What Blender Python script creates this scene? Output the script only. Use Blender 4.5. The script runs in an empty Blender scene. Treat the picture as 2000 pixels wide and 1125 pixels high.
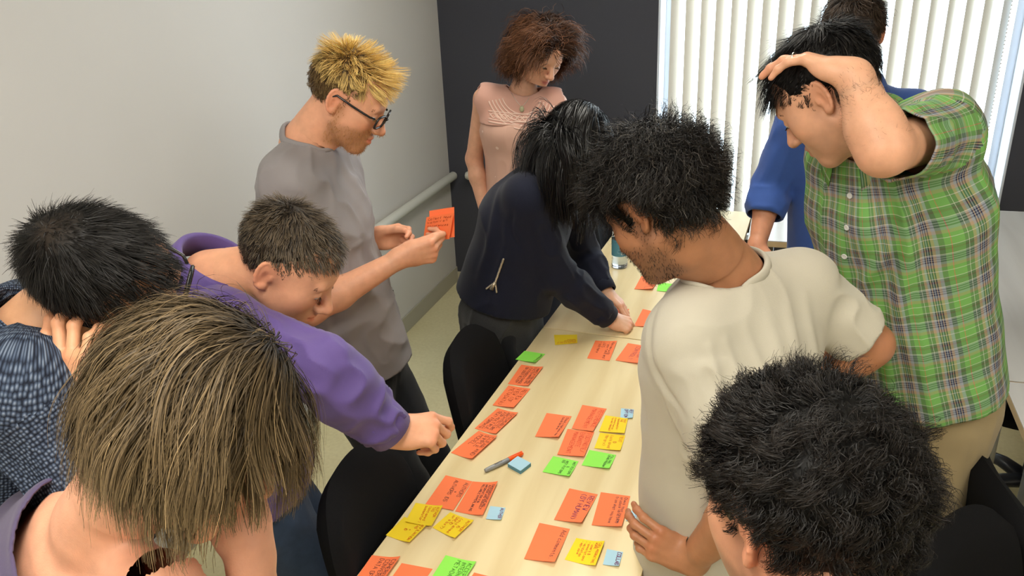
import bpy, bmesh, math, random
import numpy as np
from mathutils import Vector, Matrix
random.seed(7); RNG = np.random.default_rng(11)
scene = bpy.context.scene
COL = scene.collection

# ------------------------------------------------------------------ camera
FPX = 1620.0
CAMH = 2.03
ROT = np.array([[0.94743922, -0.0884809, 0.30745739],
                [0.31720434, 0.38509185, -0.86665199],
                [-0.04171718, 0.91862691, 0.39291765]])     # camera axes in world (columns)
CAMP = np.array([0.0, 0.0, CAMH])
cam = bpy.data.cameras.new('camera'); cam.sensor_fit = 'HORIZONTAL'; cam.sensor_width = 36.0
cam.lens = FPX / 2000.0 * 36.0; cam.clip_start = 0.05; cam.clip_end = 200
camo = bpy.data.objects.new('camera', cam); COL.objects.link(camo)
mw = Matrix.Identity(4)
for i in range(3):
    for j in range(3): mw[i][j] = ROT[i, j]
    mw[i][3] = CAMP[i]
camo.matrix_world = mw
scene.camera = camo

# ------------------------------------------------------------------ colour management, world, lamps
vs = scene.view_settings
vs.view_transform = 'Standard'; vs.look = 'None'; vs.gamma = 1.0; vs.use_curve_mapping = False
vs.exposure = -0.22
scene.cycles.use_denoising = True
scene.cycles.max_bounces = 8; scene.cycles.transparent_max_bounces = 12
scene.cycles.sample_clamp_indirect = 6.0
world = bpy.data.worlds.new('sky'); scene.world = world; world.use_nodes = True
bg = world.node_tree.nodes['Background']; bg.inputs[0].default_value = (0.86, 0.93, 1.0, 1); bg.inputs[1].default_value = 9.0

def area(name, loc, sx, sy, power, col, rot=(0, 0, 0)):
    l = bpy.data.lights.new(name, 'AREA'); l.shape = 'RECTANGLE'; l.size = sx; l.size_y = sy
    l.energy = power; l.color = col
    o = bpy.data.objects.new(name, l); COL.objects.link(o); o.location = loc; o.rotation_euler = rot
    return o
CEIL = 2.78
LAMPS = [(-0.55, 0.30), (1.35, 0.30), (-0.55, -1.2), (-0.55, 2.75)]  # last lamp is an added fill that brightens the floor
LAMPW = [37, 33, 34, 25]
for (x, y), w_ in zip(LAMPS, LAMPW):
    area('ceiling_lamp', (x, y, CEIL - 0.03), 0.56, 1.16, w_, (1.0, 0.95, 0.85))
wl = area('window_portal', (0.13, 4.70, 1.525), 1.7, 2.1, 1, (1, 1, 1), (math.radians(-90), 0, 0)); wl.data.cycles.is_portal = True

# ------------------------------------------------------------------ helpers
def ray(u, v): return ROT @ np.array([(u - 1000.0) / FPX, -(v - 562.5) / FPX, -1.0])
GV = np.array([-0.3345, 0.9424, 0.0]); LV = np.array([0.9424, 0.3345, 0.0]); UZ = np.array([0, 0, 1.0])
def P(u, v, c):
    """world point seen at photo pixel (u, v), c metres away measured level along the viewing direction"""
    d = ray(u, v); return CAMP + d * (c / (d @ GV))
def onz(u, v, z):
    d = ray(u, v); return CAMP + d * ((z - CAMH) / d[2])
def D(l, g, u): return nrm(l * LV + g * GV + u * UZ)      # direction: sideways, away, up
def nrm(v):
    v = np.asarray(v, float); return v / (np.linalg.norm(v) + 1e-12)

def prop(o, label=None, cat=None, group=None, kind=None):
    if label: o['label'] = label
    if cat: o['category'] = cat
    if group: o['group'] = group
    if kind: o['kind'] = kind
    return o
def empty(name, loc, label, cat, group=None, rotz=0.0):
    o = bpy.data.objects.new(name, None); COL.objects.link(o); o.location = loc; o.rotation_euler = (0, 0, rotz)
    o.empty_display_size = 0.05
    return prop(o, label, cat, group)
def linkmesh(name, me, mat=None, parent=None):
    o = bpy.data.objects.new(name, me); COL.objects.link(o)
    if mat is not None:
        for m_ in (mat if isinstance(mat, (list, tuple)) else [mat]): me.materials.append(m_)
    if parent is not None: o.parent = parent
    return o
def npmesh(name, V, F, smooth=True, cols=None, uvs=None, matidx=None):
    """V (n,3); F list of arrays, each (m,k) index arrays with k=3 or 4"""
    me = bpy.data.meshes.new(name)
    V = np.asarray(V, np.float32)
    F = [np.asarray(f, np.int32) for f in F if len(f)]
    me.vertices.add(len(V)); me.vertices.foreach_set('co', V.ravel())
    li = np.concatenate([f.ravel() for f in F]); tot = np.concatenate([np.full(len(f), f.shape[1], np.int32) for f in F])
    st = np.concatenate([[0], np.cumsum(tot)[:-1]]).astype(np.int32)
    me.loops.add(len(li)); me.loops.foreach_set('vertex_index', li)
    me.polygons.add(len(tot)); me.polygons.foreach_set('loop_start', st); me.polygons.foreach_set('loop_total', tot)
    if smooth: me.polygons.foreach_set('use_smooth', np.ones(len(tot), bool))
    if matidx is not None: me.polygons.foreach_set('material_index', np.asarray(matidx, np.int32))
    me.update(calc_edges=True)
    if cols is not None:
        a = me.color_attributes.new('Col', 'FLOAT_COLOR', 'POINT')
        c = np.ones((len(V), 4), np.float32); c[:, :3] = cols; a.data.foreach_set('color', c.ravel())
    if uvs is not None:
        u = me.uv_layers.new(name='UVMap'); u.data.foreach_set('uv', np.asarray(uvs, np.float32).ravel())
    me.validate()
    return me
def bmobj(name, bm, mat=None, parent=None, smooth=False, bevel=0.0):
    me = bpy.data.meshes.new(name); bm.normal_update(); bm.to_mesh(me); bm.free()
    if smooth:
        me.polygons.foreach_set('use_smooth', np.ones(len(me.polygons), bool))
    o = linkmesh(name, me, mat, parent)
    if bevel > 0:
        b = o.modifiers.new('bevel', 'BEVEL'); b.width = bevel; b.segments = 3; b.limit_method = 'ANGLE'
    return o
def bbox(bm, lo, hi, M=None):
    x0, y0, z0 = lo; x1, y1, z1 = hi
    vs_ = [bm.verts.new(p) for p in ((x0, y0, z0), (x1, y0, z0), (x1, y1, z0), (x0, y1, z0), (x0, y0, z1), (x1, y0, z1), (x1, y1, z1), (x0, y1, z1))]
    if M is not None:
        for v_ in vs_: v_.co = M @ v_.co
    for f in ((0, 3, 2, 1), (4, 5, 6, 7), (0, 1, 5, 4), (1, 2, 6, 5), (2, 3, 7, 6), (3, 0, 4, 7)):
        bm.faces.new([vs_[i] for i in f])
    return vs_
def box(name, lo, hi, mat, parent=None, bevel=0.0):
    bm = bmesh.new(); bbox(bm, lo, hi); return bmobj(name, bm, mat, parent, bevel=bevel)
def tube_mesh(bm, pts, r, n=8, closed=False, caps=True, flat=1.0, upv=None):
    """sweep a circle (optionally flattened) along points; r number or list"""
    pts = [np.asarray(p, float) for p in pts]; N = len(pts)
    rr = [r] * N if np.isscalar(r) else list(r)
    rings = []; prev = None
    for i, p in enumerate(pts):
        a = pts[(i - 1) % N] if (closed or i > 0) else p
        b = pts[(i + 1) % N] if (closed or i < N - 1) else p
        t = nrm(b - a)
        if upv is not None: ref = np.asarray(upv, float)
        elif prev is not None: ref = prev
        else: ref = np.array([0, 0, 1.0]) if abs(t[2]) < .9 else np.array([1.0, 0, 0])
        e = nrm(ref - t * (ref @ t)); prev = e; s = np.cross(t, e)
        rings.append([bm.verts.new(p + rr[i] * (math.cos(q) * s + flat * math.sin(q) * e)) for q in [2 * math.pi * k / n for k in range(n)]])
    for i in range(N if closed else N - 1):
        A, B = rings[i], rings[(i + 1) % N]
        for k in range(n): bm.faces.new((A[k], A[(k + 1) % n], B[(k + 1) % n], B[k]))
    if caps and not closed:
        bm.faces.new(rings[0][::-1]); bm.faces.new(rings[-1])
def tube(name, pts, r, mat, parent=None, n=8, **kw):
    bm = bmesh.new(); tube_mesh(bm, pts, r, n, **kw); return bmobj(name, bm, mat, parent, smooth=True)
def lathe_mesh(bm, prof, n=24, M=None):
    rings = []
    for r, z in prof:
        rings.append([bm.verts.new((r * math.cos(2 * math.pi * k / n), r * math.sin(2 * math.pi * k / n), z)) for k in range(n)])
    for A, B in zip(rings, rings[1:]):
        for k in range(n): bm.faces.new((A[k], A[(k + 1) % n], B[(k + 1) % n], B[k]))
    bm.faces.new(rings[0][::-1]); bm.faces.new(rings[-1])
    if M is not None:
        for rg in rings:
            for v_ in rg: v_.co = M @ v_.co

# ------------------------------------------------------------------ materials
def newmat(name):
    m = bpy.data.materials.new(name); m.use_nodes = True
    return m, m.node_tree, m.node_tree.nodes['Principled BSDF']
def N(nt, t, **kw):
    n = nt.nodes.new(t)
    for k, v in kw.items(): setattr(n, k, v)
    return n
def simple(name, col, rough=.6, metal=0.0, spec=.5, noise=0.0, nscale=30.0, bump=0.0, bscale=200.0, sheen=0.0):
    m, nt, b = newmat(name)
    b.inputs['Base Color'].default_value = (*col, 1); b.inputs['Roughness'].default_value = rough
    b.inputs['Metallic'].default_value = metal; b.inputs['Specular IOR Level'].default_value = spec
    if sheen: b.inputs['Sheen Weight'].default_value = sheen
    tc = N(nt, 'ShaderNodeTexCoord')
    if noise:
        nz = N(nt, 'ShaderNodeTexNoise'); nz.inputs['Scale'].default_value = nscale; nz.inputs['Detail'].default_value = 4
        nt.links.new(tc.outputs['Object'], nz.inputs['Vector'])
        mx = N(nt, 'ShaderNodeMix', data_type='RGBA')
        mx.inputs[6].default_value = (*[c * (1 - noise) for c in col], 1); mx.inputs[7].default_value = (*[min(1, c * (1 + noise)) for c in col], 1)
        nt.links.new(nz.outputs[0], mx.inputs[0]); nt.links.new(mx.outputs[2], b.inputs['Base Color'])
    if bump:
        nb = N(nt, 'ShaderNodeTexNoise'); nb.inputs['Scale'].default_value = bscale; nb.inputs['Detail'].default_value = 3
        nt.links.new(tc.outputs['Object'], nb.inputs['Vector'])
        bp = N(nt, 'ShaderNodeBump'); bp.inputs['Strength'].default_value = bump; bp.inputs['Distance'].default_value = .002
        nt.links.new(nb.outputs[0], bp.inputs['Height']); nt.links.new(bp.outputs[0], b.inputs['Normal'])
    return m
def srgb(r, g, b):
    f = lambda c: (c / 255 / 12.92) if c / 255 <= .04045 else ((c / 255 + .055) / 1.055) ** 2.4
    return (f(r), f(g), f(b))
# ------------------------------------------------------------------ room shell
XL, YB = -1.97, 4.513
XR, YF = 3.3, -2.2
M_wall = simple('wall_paint', srgb(206, 203, 199), .55, noise=.02, nscale=4, bump=.06, bscale=300)
M_dark = simple('dark_wallcovering', srgb(62, 64, 74), .8, noise=.12, nscale=500, bump=.35, bscale=900)
M_white = simple('white_paint', (.8, .8, .78), .6)
M_base = simple('vinyl_base', srgb(172, 168, 152), .5)
M_base2 = simple('vinyl_base_back', srgb(190, 184, 160), .5)
M_rail = simple('bumper_rail_vinyl', srgb(205, 205, 196), .45)
M_jamb = simple('window_jamb_paint', srgb(215, 225, 240), .4)
M_alu = simple('aluminium', (.7, .72, .75), .35, .9)
m, nt, b = newmat('vinyl_floor'); M_floor = m
tc = N(nt, 'ShaderNodeTexCoord'); nz = N(nt, 'ShaderNodeTexNoise'); nz.inputs['Scale'].default_value = 60; nz.inputs['Detail'].default_value = 6
n2 = N(nt, 'ShaderNodeTexNoise'); n2.inputs['Scale'].default_value = 3
cr = N(nt, 'ShaderNodeValToRGB'); cr.color_ramp.elements[0].color = (*srgb(218, 207, 160), 1); cr.color_ramp.elements[1].color = (*srgb(238, 229, 186), 1)
cr.color_ramp.elements[0].position = .3; cr.color_ramp.elements[1].position = .7
ad = N(nt, 'ShaderNodeMath', operation='ADD'); ml = N(nt, 'ShaderNodeMath', operation='MULTIPLY'); ml.inputs[1].default_value = .5
nt.links.new(tc.outputs['Object'], nz.inputs['Vector']); nt.links.new(tc.outputs['Object'], n2.inputs['Vector'])
nt.links.new(nz.outputs[0], ad.inputs[0]); nt.links.new(n2.outputs[0], ad.inputs[1]); nt.links.new(ad.outputs[0], ml.inputs[0])
nt.links.new(ml.outputs[0], cr.inputs[0]); nt.links.new(cr.outputs[0], b.inputs['Base Color']); b.inputs['Roughness'].default_value = .32

def S(o): o['kind'] = 'structure'; return o
S(box('floor', (XL - .15, YF - .15, -.1), (XR + .15, YB + .3, 0), M_floor))
S(box('ceiling', (XL - .15, YF - .15, CEIL), (XR + .15, YB + .3, CEIL + .1), M_white))
S(box('wall_left', (XL - .15, YF - .15, 0), (XL, YB + .3, CEIL), M_wall))
S(box('wall_right', (XR, YF - .15, 0), (XR + .15, YB + .3, CEIL), M_wall))
S(box('wall_front', (XL, YF - .15, 0), (XR, YF, CEIL), M_wall))
WX0, WX1, WZ0, WZ1 = -0.728, 0.995, 0.45, 2.6
bm = bmesh.new()
bbox(bm, (XL, YB, 0), (WX0, YB + .3, CEIL)); bbox(bm, (WX1, YB, 0), (XR, YB + .3, CEIL))
bbox(bm, (WX0, YB, 0), (WX1, YB + .3, WZ0)); bbox(bm, (WX0, YB, WZ1), (WX1, YB + .3, CEIL))
S(bmobj('wall_back', bm, M_dark))
S(box('baseboard_left', (XL, YF, 0), (XL + .008, YB, .10), M_base, bevel=.003))
S(box('baseboard_back', (XL + .008, YB - .01, 0), (WX0, YB, .066), M_base2, bevel=.003))
def rail(name, pts):
    t = S(tube(name, pts, .026, M_rail, n=16)); return t
# bumper rails stand off both walls, with round ends near the corner
def bumper(name, a, b_, nrmv):
    a = np.array(a); b_ = np.array(b_); d = nrm(b_ - a)
    pts = [a, a + d * .006, a + d * .02] + [a + (b_ - a) * t for t in (.2, .5, .8)] + [b_ - d * .02, b_ - d * .006, b_]
    rr = [.006, .02, .026, .026, .026, .026, .026, .02, .006]
    o = S(tube(name, pts, rr, M_rail, n=16)); L = np.linalg.norm(b_ - a)
    for k in range(1, 4):
        q = a + (b_ - a) * k / 4; tube('bracket', [q, q - np.array(nrmv) * .05], .012, M_rail, o, n=10)
    return o
bumper('trim_1', (XL + .045, YB - .03, .707), (XL + .045, YF + .3, .707), (1, 0, 0))
bumper('trim_2', (XL + .12, YB - .045, .712), (WX0 - .06, YB - .045, .712), (0, -1, 0))
# wall outlet (power and data plate)
ot = empty('wall_outlet', tuple((XL, 3.585, .235)), 'dark wall outlet plate with pale sockets low on the left wall', 'outlet')
M_blk = simple('black_plastic', (.016, .017, .018), .45)
M_grn = simple('outlet_pale', srgb(176, 190, 150), .5)
box('plate', (0, -.055, -.07), (.008, .055, .07), M_blk, ot, bevel=.003)
for z in (-.033, .033): 
    s_ = box('socket', (.008, -.034, z - .022), (.012, .034, z + .022), M_grn, ot, bevel=.004)
    for y in (-.01, .01): box('slot', (.012, y - .002, z - .01), (.0135, y + .002, z + .008), M_blk, s_)

# window: frame, glass, sill
wf = bmesh.new(); y0, y1 = YB + .18, YB + .24
for lo, hi in (((WX0, y0, WZ0), (WX0 + .05, y1, WZ1)), ((WX1 - .05, y0, WZ0), (WX1, y1, WZ1)), ((WX0, y0, WZ0), (WX1, y1, WZ0 + .05)), ((WX0, y0, WZ1 - .05), (WX1, y1, WZ1)), ((.10, y0, WZ0), (.15, y1, WZ1))):
    bbox(wf, lo, hi)
win = S(bmobj('window_1', wf, M_alu))
m, nt, b = newmat('window_glass'); b.inputs['Base Color'].default_value = (1, 1, 1, 1); b.inputs['Roughness'].default_value = 0
tp = N(nt, 'ShaderNodeBsdfTransparent'); gs = N(nt, 'ShaderNodeBsdfGlossy'); gs.inputs['Roughness'].default_value = .02; mxg = N(nt, 'ShaderNodeMixShader'); mxg.inputs[0].default_value = .06
tp.inputs[0].default_value = (.92, .96, .97, 1)
nt.links.new(tp.outputs[0], mxg.inputs[1]); nt.links.new(gs.outputs[0], mxg.inputs[2]); nt.links.new(mxg.outputs[0], nt.nodes['Material Output'].inputs[0])
for x0, x1 in ((WX0 + .05, .10), (.15, WX1 - .05)): box('pane', (x0, YB + .205, WZ0 + .05), (x1, YB + .211, WZ1 - .05), m, win)
jb = bmesh.new()
bbox(jb, (WX0, YB - .004, WZ0), (WX0 + .012, YB + .18, WZ1)); bbox(jb, (WX1 - .012, YB - .004, WZ0), (WX1, YB + .18, WZ1)); bbox(jb, (WX0, YB - .03, WZ0 - .03), (WX1, YB + .18, WZ0))
S(bmobj('trim_3', jb, M_jamb, bevel=.003))
# vertical blinds
m, nt, b = newmat('blind_vinyl'); M_blind = m
b.inputs['Base Color'].default_value = (*srgb(206, 199, 186), 1); b.inputs['Roughness'].default_value = .45
tr = N(nt, 'ShaderNodeBsdfTranslucent'); tr.inputs[0].default_value = (*srgb(235, 228, 215), 1)
mx = N(nt, 'ShaderNodeMixShader'); mx.inputs[0].default_value = .06
nt.links.new(b.outputs[0], mx.inputs[1]); nt.links.new(tr.outputs[0], mx.inputs[2]); nt.links.new(mx.outputs[0], nt.nodes['Material Output'].inputs[0])
bl = empty('vertical_blinds', ((WX0 + WX1) / 2, YB + .07, WZ1), 'cream vertical blinds hanging across the bright window', 'blinds')
cx = (WX0 + WX1) / 2
box('head_rail', (WX0 + .02 - cx, -.025, -.05), (WX1 - .02 - cx, .025, -.01), M_white, bl)
hz = WZ1 - .05; bot = .5; hw = .0445
verts = []; faces = []
nseg = 8
ang0 = math.radians(54)
for zi, z in enumerate((bot - WZ1, hz - WZ1)):
    for k in range(nseg + 1):
        s_ = (k / nseg * 2 - 1); x = s_ * hw; y = -.010 * (1 - s_ * s_)
        verts.append((x * math.cos(ang0) - y * math.sin(ang0), x * math.sin(ang0) + y * math.cos(ang0), z))
for k in range(nseg): faces.append((k, k + 1, k + nseg + 2, k + nseg + 1))
slat_me = npmesh('blind_slat', verts, [faces]); slat_me.materials.append(M_blind)
nsl = 21
for i in range(nsl):
    o = bpy.data.objects.new('blind_slat', slat_me); COL.objects.link(o); o.parent = bl
    o.location = (WX0 + .085 + i * .0762 - cx, 0, 0); o.rotation_euler = (0, 0, math.radians(random.uniform(-3, 3)))
    if i == 0: sol = None
# bead chain at the right end of the blinds
cbm = bmesh.new()
for k in range(110):
    bmesh.ops.create_icosphere(cbm, subdivisions=1, radius=.004, matrix=Matrix.Translation((WX1 - .105 - cx, -.045, -.06 - k * .0175)))
c_ = bmobj('bead_chain', cbm, M_white, bl, smooth=True); c_['kind'] = 'stuff'
# ceiling light fixtures; the last is made up for the floor fill
m, nt, b = newmat('light_diffuser'); b.inputs['Base Color'].default_value = (.9, .9, .88, 1); b.inputs['Emission Color'].default_value = (1, .93, .82, 1); b.inputs['Emission Strength'].default_value = 1.5
for i, (x, y) in enumerate(LAMPS):
    e = empty('ceiling_light', (x, y, CEIL), 'flush fluorescent ceiling panel ' + ['above the near end of the note table', 'above the right side of the room', 'behind the camera', 'added above the bottle table to brighten the floor'][i], 'ceiling light', 'ceiling light panels')
    f = bmesh.new()
    for lo, hi in (((-.31, -.61, -.025), (-.28, .61, 0)), ((.28, -.61, -.025), (.31, .61, 0)), ((-.28, -.61, -.025), (.28, -.58, 0)), ((-.28, .58, -.025), (.28, .61, 0))): bbox(f, lo, hi)
    bmobj('frame', f, M_white, e)
    box('diffuser', (-.28, -.58, -.012), (.28, .58, -.004), m, e)
# ------------------------------------------------------------------ tables
def wood(name, c0, c1, rough=.3):
    m, nt, b = newmat(name)
    tc = N(nt, 'ShaderNodeTexCoord'); mp = N(nt, 'ShaderNodeMapping'); mp.inputs['Scale'].default_value = (14, 1.1, 14)
    nz = N(nt, 'ShaderNodeTexNoise'); nz.inputs['Scale'].default_value = 1.3; nz.inputs['Detail'].default_value = 5; nz.inputs['Distortion'].default_value = .6
    wv = N(nt, 'ShaderNodeTexWave', wave_type='BANDS', bands_direction='X'); wv.inputs['Scale'].default_value = .32; wv.inputs['Distortion'].default_value = 6; wv.inputs['Detail'].default_value = 2
    mp2 = N(nt, 'ShaderNodeMapping'); mp2.inputs['Scale'].default_value = (9, .9, 9)
    ad = N(nt, 'ShaderNodeMath', operation='MULTIPLY_ADD'); ad.inputs[1].default_value = .35
    cr = N(nt, 'ShaderNodeValToRGB'); cr.color_ramp.elements[0].position = .35; cr.color_ramp.elements[1].position = .85
    cr.color_ramp.elements[0].color = (*c0, 1); cr.color_ramp.elements[1].color = (*c1, 1)
    L = nt.links.new
    L(tc.outputs['Object'], mp.inputs[0]); L(tc.outputs['Object'], mp2.inputs[0]); L(mp.outputs[0], nz.inputs['Vector']); L(mp2.outputs[0], wv.inputs['Vector'])
    L(wv.outputs['Fac'], ad.inputs[0]); L(nz.outputs[0], ad.inputs[2]); L(ad.outputs[0], cr.inputs[0]); L(cr.outputs[0], b.inputs['Base Color'])
    b.inputs['Roughness'].default_value = rough
    return m
M_wood = wood('maple_laminate', srgb(218, 196, 146), srgb(232, 214, 168), .33)
M_wood_glare = wood('maple_laminate_glare', srgb(208, 206, 204), srgb(218, 217, 215), .2)  # same maple, with window glare painted into a paler, cooler base
M_edge = simple('table_edge_band', srgb(214, 186, 140), .4)
M_leg = simple('grey_leg_metal', (.30, .31, .33), .35, .7)
TZ = .74
def table(corners, label, mat, group=None):
    """corners: near-left, near-right, far-right, far-left (world xy)"""
    c = np.mean(corners, axis=0)
    t = empty('conference_table', (c[0], c[1], 0), label, 'table')
    q = [np.array(p) - c for p in corners]
    def slab(name, z0, z1, k, mt, bev):
        bm = bmesh.new(); lo = [bm.verts.new((p[0] * k, p[1] * k, z0)) for p in q]; hi = [bm.verts.new((p[0] * k, p[1] * k, z1)) for p in q]
        bm.faces.new(lo[::-1]); bm.faces.new(hi)
        for i in range(4): bm.faces.new((lo[i], lo[(i + 1) % 4], hi[(i + 1) % 4], hi[i]))
        return bmobj(name, bm, mt, t, bevel=bev)
    slab('tabletop', TZ - .004, TZ, 1.0, mat, .0012); slab('edge_band', TZ - .03, TZ - .0041, 1.0, M_edge, .002)
    for p in q:
        d = np.array([math.copysign(.09, p[0]), math.copysign(.12, p[1])]); a = p - d
        lg = tube('leg', [(a[0], a[1], TZ - .03), (a[0], a[1], .02)], .022, M_leg, t, n=12)
        tube('foot', [(a[0], a[1], .02), (a[0], a[1], 0)], .028, M_blk, lg, n=12)
    return t
XA, XB = -.800, -.215
def lx(y): return -.832 + (y - 1.24) * .0335      # left edge of the note table drifts with y
table([(lx(1.0), 1.0), (-.243, .985), (-.205, 2.505), (lx(2.53), 2.53)], 'long pale maple table covered with sticky notes, nearest table on the left', M_wood)
table([(lx(2.54), 2.536), (-.205, 2.511), (-.165, 3.99), (lx(4.03), 4.02)], 'pale maple table with the water bottle, behind the note table', M_wood)
table([(-.16, 3.60), (.590, 3.62), (.585, 4.215), (-.165, 4.19)], 'bare maple table with window glare in its colour, standing against the window blinds', M_wood_glare)
table([(.597, 2.511), (1.25, 2.54), (1.20, 4.245), (.592, 4.225)], 'bare maple table with window glare in its colour, behind the plaid shirt man at the right', M_wood_glare)
table([(.665, 1.02), (1.28, 1.045), (1.255, 2.53), (.655, 2.505)], 'bare maple table with window glare in its colour, at the right edge, nearest the camera', M_wood_glare)

# ------------------------------------------------------------------ chairs
M_chair = simple('black_chair_fabric', (.009, .009, .010), .9, spec=.08, noise=.25, nscale=400, bump=.4, bscale=900)
M_spoke = simple('chair_base_plastic', (.035, .04, .055), .28)
def chair(loc, rotz, label, hb=.5, arms=False, drop=0.0):
    """facing +x in its own frame; seat centre over loc"""
    t = empty('office_chair', loc, label, 'chair', None, rotz)
    def pad(name, w, d, th, fn, nu=14, nv=14, pw=4.0):
        V = []; F = []
        for side in (1, -1):
            for i in range(nu + 1):
                for j in range(nv + 1):
                    a = i / nu * 2 - 1; b_ = j / nv * 2 - 1
                    # squircle mapping
                    ra = a * math.sqrt(1 - .42 * b_ * b_ * abs(b_)); rb = b_ * math.sqrt(1 - .42 * a * a * abs(a))
                    e = max(abs(a), abs(b_)); tk = th * (1 - e ** 6) ** .5
                    V.append(fn(ra * w / 2, rb * d / 2, side * tk / 2))
        M_ = (nu + 1) * (nv + 1)
        for s_ in (0, 1):
            for i in range(nu):
                for j in range(nv):
                    k = s_ * M_ + i * (nv + 1) + j; f = (k, k + 1, k + nv + 2, k + nv + 1)
                    F.append(f if s_ else f[::-1])
        return linkmesh(name, npmesh(name, V, [F]), M_chair, t)
    pad('seat', .48, .48, .09, lambda a, b_, c: (a, b_, .46 + c + .03 * (abs(b_) / .24) ** 2 * .5))
    pad('backrest', .44, hb, .075, lambda a, b_, c: (-.24 - .16 * (b_ / hb + .5) * .55 + c - .05 * (1 - (a / .22) ** 2) , a, .665 - drop + b_))
    tube('back_support', [(-.05, 0, .40), (-.22, 0, .40), (-.30, 0, .46), (-.33, 0, .66), (-.345, 0, .80)], [.03, .03, .03, .028, .02], M_spoke, t, n=10, flat=.5)
    tube('gas_lift', [(0, 0, .41), (0, 0, .25), (0, 0, .249), (0, 0, .09)], [.02, .02, .03, .03], M_spoke, t, n=14)
    if arms:
        for s_ in (-1, 1):
            tube('armrest', [(-.02, s_ * .2, .42), (-.02, s_ * .27, .44), (-.02, s_ * .285, .60), (.0, s_ * .285, .655), (.12, s_ * .285, .66), (-.14, s_ * .285, .655)], .02, M_spoke, t, n=10)
    for k in range(5):
        a = 2 * math.pi * k / 5 + .3; c, s_ = math.cos(a), math.sin(a)
        lg = tube('leg', [(0, 0, .12), (.12 * c, .12 * s_, .125), (.24 * c, .24 * s_, .10), (.30 * c, .30 * s_, .075)], [.034, .03, .024, .018], M_spoke, t, n=10, flat=.7)
        bm = bmesh.new(); Mx = Matrix.Translation((.30 * c, .30 * s_, .031)) @ Matrix.Rotation(a, 4, 'Z')
        for dx in (-.014, .014):
            lathe_mesh(bm, [(.018, -.01), (.03, -.008), (.03, .008), (.018, .01)], 14, Mx @ Matrix.Translation((0, dx, 0)) @ Matrix.Rotation(math.pi / 2, 4, 'X'))
        bmobj('caster', bm, M_blk, lg, smooth=False)
    return t
chair((-.545, 2.10, 0), math.radians(3), 'black chair pushed under the table, beside the gap of floor behind the reaching hand')
chair((-.560, 1.42, 0), math.radians(4), 'black chair at the table, nearest one below the purple shirt man')
chair((-.50, 3.58, 0), math.radians(2), 'black chair behind the bending woman, at the bottle table')
chair((.92, 2.95, 0), math.radians(182), 'black swivel chair under the right tables, seen between khaki trousers and table')
chair((.86, 1.93, 0), math.radians(11), 'black swivel chair behind the dark curly head, in front of another chair at right', drop=.06)
chair((.665, 1.33, 0), math.radians(-35), 'black chair in the bottom right corner, nearest the camera')
# ------------------------------------------------------------------ handwriting (single-stroke pen letters)
GL = dict(A="002640|1232", B="000636453403|3342413000", C="4536160501103041", D="00062644422000", E="46060040|0333", F="460600|0333", G="45361605011030414323",
 H="0006|4046|0343", I="2026", J="3631201001", K="0006|4602|1340", L="060040", M="0006234640", N="00064046", O="163645413010010516", P="00063645443303",
 Q="163645413010010516|2240", R="00063645443303|2340", S="453616050413334241301001", T="0646|2620", U="060110304146", V="062046", W="0610233046", X="0640|0046",
 Y="062346|2320", Z="06460040", a="33140301103033|3430", b="06002031332404", c="332403012031", d="36302001032434", e="0232332403012031", f="362520|1434",
 g="3424030231|34301000", h="0600|03243330", i="2420", j="24201000", k="0600|3402|1330", l="2620", m="0400|03142320|23344340", n="0400|03243330",
 o="1424333120100103", p="0400|0424333101", r="0400|032434", s="3414031232312000", t="262130|0434", u="0401103031|3430", v="042044", w="0410233044",
 x="0440|0044", y="0422|4410")
GL.update({'?': "051636453322|2120", '.': "2021", ',': "2110", '-': "1333", '+': "0343|2521", '&': "400516253501103042", '(': "36141230", ')': "16343210", '/': "0046", ':': "2425|2122", "'": "2625"})
def strokes(txt):
    out = []; x = 0
    for ch in txt:
        g = GL.get(ch)
        if g is None: x += 3.2; continue
        for pl in g.split('|'):
            out.append([(x + int(pl[i]), int(pl[i + 1])) for i in range(0, len(pl), 2)])
        x += (3.2 if ch in 'Iil.,\'j:' else 5.4)
    return out, max(x - 1, 1)
NOTE = dict(orange=srgb(252, 126, 74), yellow=srgb(246, 214, 28), green=srgb(146, 236, 84), blue=srgb(172, 212, 230))
def paper(name, col):
    m, nt, b = newmat(name); b.inputs['Base Color'].default_value = (*col, 1); b.inputs['Roughness'].default_value = .75
    b.inputs['Subsurface Weight'].default_value = 0
    return m
M_note = {k: paper('note_paper_' + k, v) for k, v in NOTE.items()}
INK = {k: simple('ink_' + k, v, .5) for k, v in dict(black=(.07, .03, .035), purple=srgb(110, 30, 90), red=srgb(205, 40, 20), maroon=srgb(140, 45, 20), green=srgb(40, 90, 30), redor=srgb(214, 78, 10)).items()}
def note_geo(surf, n=8):
    V = []; F = []
    for k in (0, 1):
        for i in range(n + 1):
            for j in range(n + 1):
                p = surf(i / n, j / n); V.append(p - np.array([0, 0, .0005]) * k)
    M_ = (n + 1) ** 2
    for i in range(n):
        for j in range(n):
            a = i * (n + 1) + j; f = (a, a + 1, a + n + 2, a + n + 1)
            F.append(f[::-1]); F.append(tuple(x + M_ for x in f))
    return V, F
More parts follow.
